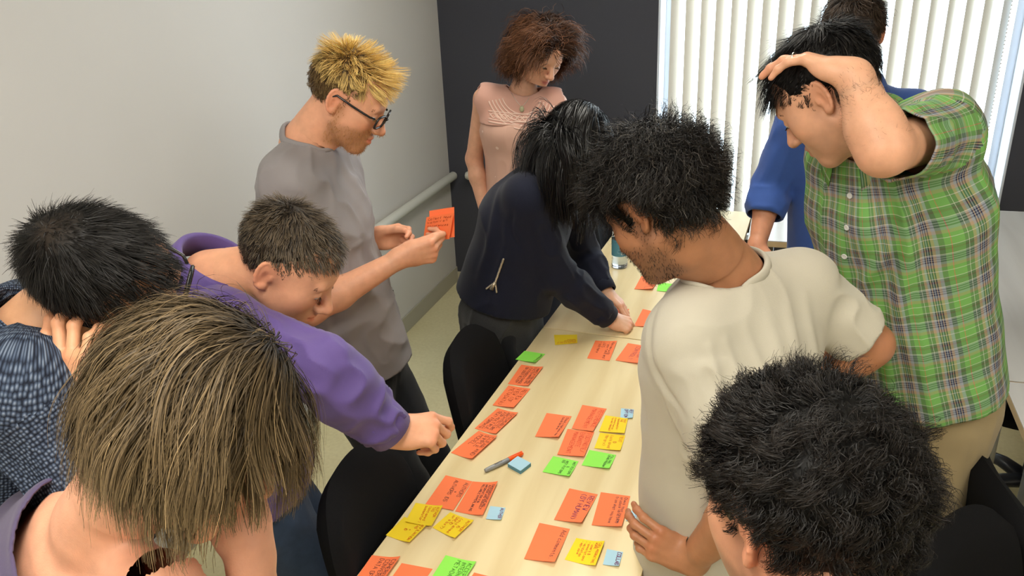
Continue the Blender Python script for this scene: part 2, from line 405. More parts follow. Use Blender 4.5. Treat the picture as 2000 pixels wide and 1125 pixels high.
def ink_geo(surf, lines, wid, jit, rng, ch=None, margin=.07, lead=1.45, top=None):
    """write lines: text runs along s (0..1), stacked along -t from t=1"""
    e0 = np.linalg.norm(surf(1, .5) - surf(0, .5)); e1 = np.linalg.norm(surf(.5, 1) - surf(.5, 0))
    nL = len(lines); wmax = max(strokes(l)[1] for l in lines)
    h = min((1 - 2 * margin) * e0 / wmax * 6 * .98, (1 - 1.4 * margin) * e1 / (nL * lead) * 1.02)
    if ch: h = min(h, ch)
    V = []; F = []; q = h / 6
    tot = nL * h * lead
    t0 = 1 - (margin * .9 if top is None else top)
    for li, l in enumerate(lines):
        st, w = strokes(l); x0 = margin * e0 + rng.uniform(0, .03) * e0
        if len(l) <= 2: x0 = .42 * e0
        if nL == 1 and w * q < .75 * e0: x0 = (e0 - w * q) / 2
        base = t0 * e1 - h - li * h * lead; sl = rng.uniform(-.05, .05)
        for pl in st:
            pts = [(x0 + a * q + rng.normal(0, jit) * q, base + b * q + rng.normal(0, jit) * q + sl * (a * q)) for a, b in pl]
            if len(pts) == 1: pts.append((pts[0][0] + q * .4, pts[0][1]))
            fine = []
            for (ax, ay), (bx, by) in zip(pts, pts[1:]):
                for k in range(3): fine.append((ax + (bx - ax) * k / 3, ay + (by - ay) * k / 3))
            fine.append(pts[-1])
            P3 = [surf(min(.99, max(.01, a / e0)), min(.99, max(.01, b / e1))) + np.array([0, 0, .0007]) for a, b in fine]
            k0 = len(V)
            for i, p in enumerate(P3):
                d = P3[min(i + 1, len(P3) - 1)] - P3[max(i - 1, 0)]; s = nrm(np.array([-d[1], d[0], 0])) * wid / 2
                V += [p + s, p - s]
            for i in range(len(P3) - 1): F.append((k0 + 2 * i, k0 + 2 * i + 1, k0 + 2 * i + 3, k0 + 2 * i + 2))
    return V, F
def sticky(idx, col, px, lines, ink, label, wid=.0009, curl=.006, cc='c', ch=None, z0=.0008, turn=0, flip=False):
    """px: corners in the photo a(top-left) b(top-right) c(bottom-right) d(bottom-left); writing runs a->d"""
    rng = np.random.default_rng(100 + idx)
    A, B, C_, D_ = [onz(u, v, TZ + .001) for u, v in px]
    cen = (A + B + C_ + D_) / 4
    curl *= 1.0
    def surf(s, t):
        p = (A * (1 - s) + D_ * s) * (1 - t) + (B * (1 - s) + C_ * s) * t
        w = {'c': max(0, s * .7 + t * .6 - .45) / .85, 'b': max(0, (1 - s) * .6 + t * .7 - .45) / .85, 'r': t ** 1.5, 'd': max(0, s * .7 + (1 - t) * .6 - .45) / .85, 'n': 0}[cc]
        z = z0 + curl * w ** 2.2 + .0006 * math.sin(3 * s + idx) * t * s
        return np.array([p[0] - cen[0], p[1] - cen[1], z])
    V, F = note_geo(surf)
    o = linkmesh('sticky_note', npmesh('sticky_note', V, [F]), M_note[col]); o.location = (cen[0], cen[1], TZ)
    prop(o, label, 'note', col + ' sticky notes on the tables')
    if lines:
        if turn == 2: sf = lambda s, t: surf(t, 1 - s)
        elif turn == 3: sf = lambda s, t: surf(t, s)
        else: sf = surf
        V, F = ink_geo(sf, lines, wid, .22, rng, ch)
        linkmesh('handwriting', npmesh('handwriting', V, [F], smooth=False), INK[ink], o)
    return o
NOTES = [
 ('orange', [(870.5, 928), (922.4, 940), (885.5, 997.6), (830, 985.6)], ['AUTHORS', '+', 'AUTHORS IDS'], 'black', "orange note reading AUTHORS + AUTHORS IDS, left of the crossreferencing note", dict(ch=.010, curl=.002)),
 ('orange', [(922.8, 940), (972.5, 944.5), (943.4, 1010), (888.8, 998.5)], ['CROSSREFERENCING', 'AUTHOR AND SUBJECT', 'INFORMATION VIA', 'RELIABLE HYPERLINKING'], 'black', 'orange note crowded with CROSSREFERENCING AUTHOR AND SUBJECT INFORMATION', dict(cc='r', curl=.008)),
 ('blue', [(957.5, 988), (987.5, 991.6), (978.5, 1018), (949, 1013.5)], ['AUTHOR'], 'purple', 'small pale blue note reading AUTHOR', dict(wid=.0012)),
 ('yellow', [(789.5, 1009), (835.4, 1027), (800, 1062.4), (753.5, 1045)], ['AFFILIATION', 'TAG', '+', 'ID'], 'redor', 'yellow note reading AFFILIATION TAG + ID at the left table edge', dict(cc='r')),
 ('yellow', [(812, 983.5), (865.4, 992.5), (843.5, 1032.4), (792, 1020)], ['AUTHOR', 'TAG', '(assigned', 'suggestor)'], 'redor', 'yellow note reading AUTHOR TAG, overlapping the affiliation note', dict(cc='r', z0=.0035)),
 ('yellow', [(879.5, 1000), (926, 1019.5), (889, 1054.6), (845, 1030)], ['AUTHOR', 'ID', '(assigned', 'ORCID', 'or else?)'], 'redor', 'yellow note reading AUTHOR ID, turned askew, beside the author tag note', dict(cc='r')),
 ('orange', [(726.5, 1084), (782.6, 1091.5), (740, 1152), (684, 1145)], ['COHERENT', 'CONVERSION', 'DATA OF'], 'black', 'orange note cut by the bottom of the photo, reading DATA OF', dict(cc='r', curl=.008)),
 ('orange', [(784.6, 1099.6), (845, 1111), (805, 1168), (745, 1156)], ['C'], 'black', 'orange note cut by the bottom of the photo, with a lone letter C', dict(ch=.012)),
 ('green', [(870.5, 1084), (930.5, 1100.5), (898, 1150), (840, 1132)], ['ACCEPT', 'INTERNAL', 'METADATA'], 'green', 'green note reading ACCEPT INTERNAL METADATA at the bottom of the photo', dict(cc='r')),
 ('orange', [(926, 1118), (978, 1131), (945, 1185), (892, 1172)], ['DATA'], 'black', 'orange note of which only one corner shows at the bottom', dict(ch=.01)),
 ('orange', [(1112, 953.5), (1167.5, 965.5), (1136, 1026), (1082, 1015)], ['REVIEW', '(BY HUMAN)'], 'purple', 'orange note reading REVIEW (BY HUMAN)', dict(wid=.0013, ch=.020, curl=.009)),
 ('orange', [(1173.5, 961), (1231, 969), (1214, 1033.6), (1155.5, 1025.5)], ['Check that you can', 'produce valid JATS', 'from what you have'], 'black', 'orange note reading Check that you can produce valid JATS', dict(curl=.009, ch=.014)),
 ('blue', [(1236.5, 992.5), (1262, 997.6), (1251.5, 1024), (1222.4, 1017)], ['QC'], 'purple', 'small pale blue note reading QC beside the hand on the hip', dict(ch=.02)),
 ('orange', [(1053.5, 1021), (1113, 1033), (1083.5, 1103.5), (1023.5, 1091.5)], ['Add comments.'], 'black', 'orange note reading Add comments', dict(curl=.01, ch=.015)),
 ('yellow', [(1125.5, 1050.4), (1181, 1061.5), (1163, 1108.6), (1103, 1092.4)], ['COLLABORATIVE', 'WORK', '- users &', '- annotations', '- validation', '- may save'], 'redor', 'yellow note reading COLLABORATIVE WORK with a list', dict(cc='r', curl=.008)),
 ('blue', [(1185.5, 1072), (1217, 1078), (1208.6, 1108.6), (1177.4, 1102.6)], ['COLLAB'], 'purple', 'small pale blue note reading COLLAB', dict(wid=.0014)),
 ('green', [(1080.5, 890.5), (1130, 901), (1112, 933.4), (1059.5, 921.4)], ['INSTITUTIONS', '&', 'INSTITUTIONS', 'IDS'], 'green', 'green note reading INSTITUTIONS & INSTITUTIONS IDS', dict(ch=.009)),
 ('green', [(1151, 878.5), (1203.5, 888.4), (1190, 918.4), (1136, 908.5)], ['FULL BIBS', 'USING PROGRAM'], 'green', 'green note reading FULL BIBS, right of the institutions note', dict(ch=.009)),
 ('green', [(1024.6, 685), (1065, 691.3), (1045, 711.6), (1006.8, 702)], ['APPROVALS'], 'black', 'green note at the far left of the table, reading APPROVALS', dict(ch=.012, curl=.007)),
 ('orange', [(1018.3, 712), (1061, 719), (1032.2, 755.6), (991.8, 749.8)], ['ANNOTATION AND', 'FACTS HANDLING', 'EXTENDED RANGE', 'OR USER DESIGN'], 'black', 'orange note with four crowded lines, farthest of the left column', dict(cc='r')),
 ('orange', [(993, 752.6), (1036, 759), (1003.3, 799.5), (962, 791.4)], ['REVIEW', 'VIEW (OF', 'METADATA)'], 'maroon', 'orange note reading VIEW (OF METADATA) in dark red', dict(ch=.015, curl=.008)),
 ('orange', [(972, 797), (1012, 808.7), (968.6, 849.7), (927, 836.5)], ['EXTENSIBLE', 'ARCHITECTURE', 'FOR MULTIPLE', 'TEXT FORMATS'], 'black', 'orange note reading EXTENSIBLE ARCHITECTURE FOR MULTIPLE TEXT FORMATS', dict(cc='r')),
 ('orange', [(935, 841), (972, 855), (922.4, 900), (880.8, 883.9)], ['CLEAR AND', 'SIMPLE', 'MODEL'], 'black', 'orange note reading CLEAR AND SIMPLE MODEL', dict(cc='r', ch=.013, curl=.008)),
 ('orange', [(1067.6, 806.4), (1116.6, 813), (1091, 858.4), (1045, 852.7)], ['Check citations you', 'could believe'], 'black', 'orange note reading Check citations you could believe', dict(ch=.013, curl=.009)),
 ('orange', [(1137.4, 790.7), (1185, 798.3), (1158, 845.7), (1116.6, 837)], ['REFERENCE', 'MANAGEMENT'], 'red', 'orange note reading REFERENCE MANAGEMENT in red', dict(ch=.013, z0=.001)),
 ('orange', [(1108.5, 838.3), (1160.5, 844.6), (1141, 895.4), (1088.4, 888.5)], ['FOOTNOTE/', 'ENDNOTE', 'MANAGEMENT'], 'red', 'orange note reading FOOTNOTE ENDNOTE MANAGEMENT in red', dict(ch=.014, z0=.0022)),
 ('blue', [(1213, 797.2), (1238.2, 799.5), (1235.6, 818.5), (1211.4, 816.8)], ['REF', 'OPTION'], 'purple', 'small pale blue note reading REF OPTION', dict(wid=.0014)),
 ('yellow', [(1182.5, 812.2), (1226.4, 818.5), (1219.5, 850), (1169.8, 843.4)], ['TEXT', 'TAG', '(assigned by', 'supported by', 'target manual)'], 'redor', 'yellow note reading TEXT TAG above the text id note', dict(z0=.003)),
 ('yellow', [(1172, 845), (1221.3, 850.4), (1211.4, 882.7), (1160.5, 875.3)], ['TEXT', 'ID', '(assigned', 'library)'], 'redor', 'yellow note reading TEXT ID between yellow and green notes', dict()),
 ('yellow', [(1082, 653.9), (1127, 653.4), (1127.7, 671), (1084.2, 673.5)], ['may be a kind of', 'a useful kind of', 'a storage', 'schema'], 'redor', 'yellow note squared up alone beside the table joint', dict(turn=2, cc='c', curl=.003)),
 ('orange', [(1162.8, 665), (1205, 669), (1190.5, 704.7), (1146.6, 699.6)], ['Review with', '- any field and', 'JATS', '- sub here'], 'black', 'orange note with a short dark list, beside the version control note', dict(cc='b', curl=.007)),
 ('orange', [(1226.4, 670), (1268, 676.5), (1245, 712), (1202, 703.6)], ['VERSION', 'CONTROL?'], 'purple', 'orange note reading VERSION CONTROL?', dict(ch=.014)),
 ('yellow', [(1276, 678), (1322, 685), (1308, 715), (1261, 704)], None, 'red', 'yellow note mostly hidden behind the cream shirt', dict()),
 ('orange', [(1255.3, 603.3), (1299, 613), (1276, 641), (1238, 636.7)], ['TOOL-BILL'], 'black', 'orange note reading TOOL-BILL beside the cream shirt', dict(curl=.009)),
 ('orange', [(1202, 600.7), (1229, 603.3), (1220.7, 624), (1190, 619)], None, 'black', "orange note under the bending woman's hand", dict(z0=.0004, curl=.0005)),
 ('orange', [(1252.7, 538.8), (1288, 543.3), (1274, 568), (1238.8, 564.7)], ['EMAIL'], 'black', 'orange note reading EMAIL beside the far green note', dict(curl=.01)),
 ('green', [(1287, 551), (1328, 556), (1316, 572), (1282.5, 568)], ['PRINT', 'FRIENDLY'], 'green', "green note reading PRINT FRIENDLY under the cream shirt man's chin", dict(curl=.004)),
]
for i, (c, px, ln, ik, lb, kw) in enumerate(NOTES): sticky(i, c, px, ln, ik, lb, **kw)

# pad of small blue notes
q = [onz(u, v, TZ + .011) for u, v in ((991.4, 905.5), (1011, 890.5), (1037, 904), (1016.6, 919.6))]
cen = sum(q) / 4
pad_ = empty('note_pad', (cen[0], cen[1], TZ), 'small stack of pale blue notes beside the marker', 'note pad')
for nm, z0, z1, mt in (('pad_body', 0, .0103, simple('pad_edge_blue', srgb(96, 150, 172), .7)), ('top_sheet', .0104, .0112, M_note['blue'])):
    bm = bmesh.new(); lo = [bm.verts.new((p[0] - cen[0], p[1] - cen[1], z0)) for p in q]; hi = [bm.verts.new((p[0] - cen[0], p[1] - cen[1], z1)) for p in q]
    bm.faces.new(lo); bm.faces.new(hi[::-1])
    for i in range(4): bm.faces.new((lo[i], hi[i], hi[(i + 1) % 4], lo[(i + 1) % 4]))
    bmesh.ops.recalc_face_normals(bm, faces=bm.faces)
    bmobj(nm, bm, mt, pad_, bevel=.0004)
# marker pen: silver-grey barrel, orange cap
a = onz(947, 919.5, TZ + .007); b_ = onz(1021, 885, TZ + .007); L = np.linalg.norm(b_ - a); d = nrm(b_ - a)
mk = empty('marker_pen', tuple(a - np.array([0, 0, .0065])), 'grey permanent marker with an orange cap beside the blue pad', 'marker pen', None, math.atan2(d[1], d[0]))
M_grey = simple('marker_barrel_grey', srgb(150, 152, 152), .35); M_ocap = simple('marker_cap_orange', srgb(255, 96, 20), .35)
RX = Matrix.Translation((0, 0, .0065)) @ Matrix.Rotation(math.pi / 2, 4, 'Y')
bm = bmesh.new(); lathe_mesh(bm, [(.003, 0), (.0048, .001), (.0056, .006), (.0062, .02), (.0064, L * .62)], 20, RX); barrel = bmobj('barrel', bm, M_grey, mk, smooth=True)
bm = bmesh.new(); lathe_mesh(bm, [(.0066, L * .62), (.0069, L * .625), (.0066, L * .9), (.0058, L * .97), (.004, L)], 20, RX); cap = bmobj('cap', bm, M_ocap, mk, smooth=True)
bm = bmesh.new(); bbox(bm, (L * .70, -.0016, .0128), (L * .98, .0016, .0146)); bmobj('clip', bm, M_ocap, cap, bevel=.0006)
sf = lambda s, t: np.array([L * .14 + s * L * .42, .0045 * (t - .5) * 2 * .7 - .0012, .0129 - 6 * (t - .5) ** 2 * .0005])
V, F = ink_geo(sf, ['Sharpie'], .0009, .1, np.random.default_rng(5), margin=.02)
linkmesh('lettering', npmesh('lettering', V, [F], smooth=False), INK['black'], barrel)

# water bottle
wb = onz(1210, 521, TZ); Rb = .033
bt = empty('water_bottle', (wb[0], wb[1], TZ), "clear plastic water bottle with a blue label, behind the cream shirt man's nose", 'bottle')
m, nt, b = newmat('clear_bottle_plastic'); b.inputs['Base Color'].default_value = (.90, .95, 1, 1); b.inputs['Roughness'].default_value = .05; b.inputs['Transmission Weight'].default_value = .93; b.inputs['IOR'].default_value = 1.25
M_pet = m
m, nt, b = newmat('bottle_water'); b.inputs['Base Color'].default_value = (.86, .93, 1.0, 1); b.inputs['Roughness'].default_value = .02; b.inputs['Transmission Weight'].default_value = .95; b.inputs['IOR'].default_value = 1.33
M_wat = m
M_lab = simple('bottle_label_blue', srgb(84, 150, 178), .4); M_capb = simple('bottle_cap', srgb(225, 232, 240), .4)
prof = [(.012, .004), (.026, 0), (.031, .003), (Rb, .012), (Rb, .03), (.0315, .034), (Rb, .038), (.0315, .046), (Rb, .05), (Rb, .13), (.0315, .134), (Rb, .138), (.031, .15), (.022, .178), (.0125, .192), (.0125, .204)]
bm = bmesh.new(); lathe_mesh(bm, prof, 28); bmobj('bottle_body', bm, M_pet, bt, smooth=True)
bm = bmesh.new(); lathe_mesh(bm, [(.012, .0055), (.028, .004), (.0305, .012), (.0305, .118)], 28); bmobj('water', bm, M_wat, bt, smooth=True)
bm = bmesh.new(); n = 28
ra = [bm.verts.new((.0334 * math.cos(2 * math.pi * k / n), .0334 * math.sin(2 * math.pi * k / n), .056)) for k in range(n)]; rb = [bm.verts.new((v_.co.x, v_.co.y, .126)) for v_ in ra]
for k in range(n): bm.faces.new((ra[k], ra[(k + 1) % n], rb[(k + 1) % n], rb[k]))
lab = bmobj('label_wrap', bm, M_lab, bt, smooth=True)
bm = bmesh.new()
for k in range(9):
    a0 = -1.0 + k * .09; 
    pts = [(.0337 * math.cos(a0 + (.05 if k % 2 else .03) * q_ - .2), .0337 * math.sin(a0 + (.05 if k % 2 else .03) * q_ - .2)) for q_ in (0, 1)]
    vs_ = [bm.verts.new((*pts[0], .064)), bm.verts.new((*pts[1], .064)), bm.verts.new((*pts[1], .118)), bm.verts.new((*pts[0], .118))]; bm.faces.new(vs_)
sfl = lambda s, t: np.array([.0339 * math.cos(-1.95 + s * .75), .0339 * math.sin(-1.95 + s * .75), .062 + t * .024])
Vl, Fl = ink_geo(sfl, ['CO'], .0018, .05, np.random.default_rng(3), margin=.05)
linkmesh('lettering', npmesh('lettering', Vl, [Fl], smooth=False), simple('label_white_ink', (.8, .87, .9), .4), lab)
bmobj('barcode', bm, simple('label_white', (.8, .85, .88), .4), lab)
bm = bmesh.new(); lathe_mesh(bm, [(.013, .196), (.0145, .197), (.0145, .211), (.013, .213)], 20); bmobj('bottle_cap', bm, M_capb, bt, smooth=True)
# ------------------------------------------------------------------ distance-field sculpting
class Grid:
    def __init__(s, lo, hi, vox):
        s.v = vox; s.lo = np.asarray(lo, float); n = np.ceil((np.asarray(hi) - s.lo) / vox).astype(int) + 1
        s.ax = [s.lo[i] + vox * np.arange(n[i]) for i in range(3)]
        s.d = np.full(n, .5, np.float32); s.own = np.zeros(n, np.int8)
    def sub(s, lo, hi):
        sl = []
        for i in range(3):
            a = max(0, int(math.floor((lo[i] - s.lo[i]) / s.v))); b = min(len(s.ax[i]), int(math.ceil((hi[i] - s.lo[i]) / s.v)) + 1)
            if b <= a: return None, None
            sl.append(slice(a, b))
        return tuple(sl), (s.ax[0][sl[0]][:, None, None], s.ax[1][sl[1]][None, :, None], s.ax[2][sl[2]][None, None, :])
    def add(s, fn, lo, hi, k=.02, own=0, op='u'):
        m = max(k, .012) + 2 * s.v
        sl, p = s.sub(np.asarray(lo) - m, np.asarray(hi) + m)
        if sl is None: return
        e = fn(*p).astype(np.float32); d = s.d[sl]
        if op == 'u':
            if own: s.own[sl] = np.where(e < d, own, s.own[sl])
            h = np.maximum(k - np.abs(d - e), 0) / max(k, 1e-6); s.d[sl] = np.minimum(d, e) - h * h * k * .25
        else:
            e = -e; h = np.maximum(k - np.abs(d - e), 0) / max(k, 1e-6); s.d[sl] = np.maximum(d, e) + h * h * k * .25
    def cap(s, a, b, ra, rb=None, k=.02, own=0, op='u'):
        rb = ra if rb is None else rb; a = np.asarray(a, float); b = np.asarray(b, float); ab = b - a; L2 = max(ab @ ab, 1e-9); r = max(ra, rb)
        def fn(x, y, z):
            X, Y, Z = x - a[0], y - a[1], z - a[2]
            t = np.clip((X * ab[0] + Y * ab[1] + Z * ab[2]) / L2, 0, 1)
            return np.sqrt((X - t * ab[0]) ** 2 + (Y - t * ab[1]) ** 2 + (Z - t * ab[2]) ** 2) - (ra + (rb - ra) * t)
        s.add(fn, np.minimum(a, b) - r, np.maximum(a, b) + r, k, own, op)
    def fcap(s, a, b, ra, rb, k=.02, own=0):
        """tapered tube whose far end is cut square"""
        a = np.asarray(a, float); b = np.asarray(b, float); ab = b - a; L = np.linalg.norm(ab); w = ab / L; r = max(ra, rb)
        def fn(x, y, z):
            X, Y, Z = x - a[0], y - a[1], z - a[2]; v = X * w[0] + Y * w[1] + Z * w[2]; t = np.clip(v / L, 0, 1.3)
            return np.maximum(np.sqrt((X - t * ab[0]) ** 2 + (Y - t * ab[1]) ** 2 + (Z - t * ab[2]) ** 2) - (ra + (rb - ra) * t), v - L)
        s.add(fn, np.minimum(a, b) - r, np.maximum(a, b) + r, k, own)
        return b, w, rb
    def ecap(s, a, b, side, r0, r1, k=.03, own=0, op='u'):
        """capsule with elliptical section: r0/r1 = (half width along side, half depth)"""
        a = np.asarray(a, float); b = np.asarray(b, float); ab = b - a; L = np.linalg.norm(ab); w = ab / L
        sd = nrm(side - w * (np.asarray(side) @ w)); dp = np.cross(w, sd); r = max(*r0, *r1)
        def fn(x, y, z):
            X, Y, Z = x - a[0], y - a[1], z - a[2]
            v = X * w[0] + Y * w[1] + Z * w[2]; t = np.clip(v / L, 0, 1)
            rx = r0[0] + (r1[0] - r0[0]) * t; rz = r0[1] + (r1[1] - r0[1]) * t
            qx = (X * sd[0] + Y * sd[1] + Z * sd[2]) / rx; qz = (X * dp[0] + Y * dp[1] + Z * dp[2]) / rz
            qy = (v - t * L) / rz
            q = qx * qx + qz * qz + qy * qy; k0 = np.sqrt(q); k1 = np.sqrt((qx / rx) ** 2 + (qz / rz) ** 2 + (qy / rz) ** 2) + 1e-6
            return k0 * (k0 - 1) / k1
        s.add(fn, np.minimum(a, b) - r, np.maximum(a, b) + r, k, own, op)
    def ell(s, c, rad, M=None, k=.02, own=0, op='u'):
        """ellipsoid; M rows = its axes"""
        c = np.asarray(c, float); M = np.eye(3) if M is None else np.asarray(M); r = max(rad)
        def fn(x, y, z):
            X, Y, Z = x - c[0], y - c[1], z - c[2]; q = []
            for i in range(3): q.append((X * M[i][0] + Y * M[i][1] + Z * M[i][2]) / rad[i])
            k0 = np.sqrt(q[0] ** 2 + q[1] ** 2 + q[2] ** 2); k1 = np.sqrt((q[0] / rad[0]) ** 2 + (q[1] / rad[1]) ** 2 + (q[2] / rad[2]) ** 2) + 1e-6
            return k0 * (k0 - 1) / k1
        s.add(fn, c - r, c + r, k, own, op)
    def torus(s, c, n, R, r, k=.006, own=0):
        c = np.asarray(c, float); n = nrm(n)
        def fn(x, y, z):
            X, Y, Z = x - c[0], y - c[1], z - c[2]; h = X * n[0] + Y * n[1] + Z * n[2]
            rho = np.sqrt(np.maximum(X * X + Y * Y + Z * Z - h * h, 0)); return np.sqrt((rho - R) ** 2 + h * h) - r
        s.add(fn, c - R - r, c + R + r, k, own)
    def sample(s, arr, V):
        idx = [np.clip(np.rint((V[:, i] - s.lo[i]) / s.v).astype(int), 0, arr.shape[i] - 1) for i in range(3)]
        return arr[idx[0], idx[1], idx[2]]
    def mesh(s, d=None, relax=2):
        d = s.d if d is None else d
        neg = d < 0; nx, ny, nz = d.shape
        cnt = np.zeros((nx - 1, ny - 1, nz - 1), np.int8)
        for i in (0, 1):
            for j in (0, 1):
                for k in (0, 1): cnt += neg[i:nx - 1 + i, j:ny - 1 + j, k:nz - 1 + k]
        act = (cnt > 0) & (cnt < 8); I = np.argwhere(act)
        idm = np.full(act.shape, -1, np.int32); idm[act] = np.arange(len(I))
        c = np.array([(i, j, k) for i in (0, 1) for j in (0, 1) for k in (0, 1)])
        val = np.stack([d[I[:, 0] + o[0], I[:, 1] + o[1], I[:, 2] + o[2]] for o in c], 1)
        acc = np.zeros((len(I), 3)); n = np.zeros(len(I))
        for p in range(8):
            for q in range(p + 1, 8):
                if np.abs(c[p] - c[q]).sum() != 1: continue
                a, b = val[:, p], val[:, q]; m = (a < 0) != (b < 0)
                t = np.where(m, a / np.where(m, a - b, 1), 0)
                acc += np.where(m[:, None], c[p] + t[:, None] * (c[q] - c[p]), 0); n += m
        V = s.lo + s.v * (I + acc / n[:, None])
        F = []
        for ax in range(3):
            o = [1, 1, 1]; o[ax] = 0; sh = list(d.shape)
            A = [slice(1, -1)] * 3; A[ax] = slice(0, -1); B = [slice(1, -1)] * 3; B[ax] = slice(1, None)
            x = neg[tuple(A)] != neg[tuple(B)]; J = np.argwhere(x)
            if not len(J): continue
            base = J.copy()
            for k_ in range(3):
                if k_ != ax: base[:, k_] += 1
            fl = neg[tuple(A)][tuple(J.T)]
            u, w = [(1, 2), (2, 0), (0, 1)][ax]
            def cell(du, dw):
                q = base.copy(); q[:, u] -= du; q[:, w] -= dw; return idm[q[:, 0], q[:, 1], q[:, 2]]
            f = np.stack([cell(1, 1), cell(0, 1), cell(0, 0), cell(1, 0)], 1)
            f[~fl] = f[~fl][:, ::-1]; F.append(f)
        F = np.concatenate(F)
        for _ in range(relax): V = relaxv(V, F, .5)
        return V, F
def relaxv(V, F, w):
    n = len(V); e = np.concatenate([F[:, [i, (i + 1) % 4]] for i in range(4)]); acc = np.zeros((n, 3)); 
    cnt = np.bincount(e[:, 0], minlength=n) + np.bincount(e[:, 1], minlength=n)
    for k in range(3):
        acc[:, k] = np.bincount(e[:, 0], V[e[:, 1], k], n) + np.bincount(e[:, 1], V[e[:, 0], k], n)
    return V + w * (acc / np.maximum(cnt, 1)[:, None] - V) * (cnt > 0)[:, None]
def vnormals(V, F):
    fn = np.cross(V[F[:, 2]] - V[F[:, 0]], V[F[:, 3]] - V[F[:, 1]]); n = np.zeros_like(V)
    for k in range(3):
        for j in range(4): n[:, k] += np.bincount(F[:, j], fn[:, k], len(V))
    return n / (np.linalg.norm(n, axis=1, keepdims=True) + 1e-12)
def compact(V, F, keep, *attrs):
    F = F[keep]; used = np.zeros(len(V), bool); used[F.ravel()] = True; m = np.cumsum(used) - 1
    return (V[used], m[F]) + tuple(a[used] for a in attrs)
def vnoise(Pn, seed=0):
    """3-D value noise, -1..1"""
    i = np.floor(Pn).astype(np.int64); f = Pn - i; f = f * f * (3 - 2 * f); out = 0
    for dx in (0, 1):
        for dy in (0, 1):
            for dz in (0, 1):
                h = ((i[:, 0] + dx) * 374761393 + (i[:, 1] + dy) * 668265263 + (i[:, 2] + dz) * 2147483647 + seed * 97531) & 0xffffffff
                h = ((h ^ (h >> 13)) * 1274126177) & 0xffffffff; h = (h ^ (h >> 16)) & 0xffff
                out = out + (h / 32767.5 - 1) * (f[:, 0] if dx else 1 - f[:, 0]) * (f[:, 1] if dy else 1 - f[:, 1]) * (f[:, 2] if dz else 1 - f[:, 2])
    return out
def smooth(a, b, x): t = np.clip((x - a) / (b - a), 0, 1); return t * t * (3 - 2 * t)

# ------------------------------------------------------------------ skin material (tone, lips, stubble come as vertex colour)
def skinmat(name):
    m, nt, b = newmat(name)
    at = N(nt, 'ShaderNodeAttribute', attribute_name='Col'); tc = N(nt, 'ShaderNodeTexCoord')
    nz = N(nt, 'ShaderNodeTexNoise'); nz.inputs['Scale'].default_value = 45; nz.inputs['Detail'].default_value = 5
    hs = N(nt, 'ShaderNodeHueSaturation'); mr = N(nt, 'ShaderNodeMapRange'); mr.inputs[3].default_value = .82; mr.inputs[4].default_value = 1.16
    n2 = N(nt, 'ShaderNodeTexNoise'); n2.inputs['Scale'].default_value = 420; n2.inputs['Detail'].default_value = 3
    bp = N(nt, 'ShaderNodeBump'); bp.inputs['Strength'].default_value = .25; bp.inputs['Distance'].default_value = .0012
    L = nt.links.new
    L(tc.outputs['Object'], nz.inputs['Vector']); L(tc.outputs['Object'], n2.inputs['Vector']); L(nz.outputs[0], mr.inputs[0]); L(mr.outputs[0], hs.inputs['Value'])
    L(at.outputs['Color'], hs.inputs['Color']); L(hs.outputs[0], b.inputs['Base Color']); L(n2.outputs[0], bp.inputs['Height']); L(bp.outputs[0], b.inputs['Normal'])
    b.inputs['Roughness'].default_value = .48; b.inputs['Specular IOR Level'].default_value = .4
    b.inputs['Subsurface Weight'].default_value = .12; b.inputs['Subsurface Radius'].default_value = (.012, .005, .003); b.inputs['Subsurface Scale'].default_value = .6
    return m
M_skin = skinmat('skin')
def hairmat(name, rough=.5, spec=.22):
    m, nt, b = newmat(name); at = N(nt, 'ShaderNodeAttribute', attribute_name='Col'); nt.links.new(at.outputs['Color'], b.inputs['Base Color'])
    b.inputs['Roughness'].default_value = rough; b.inputs['Specular IOR Level'].default_value = spec
    return m
M_hair = hairmat('hair_strands'); M_hair_s = hairmat('glossy_hair_strands', .36, .4)

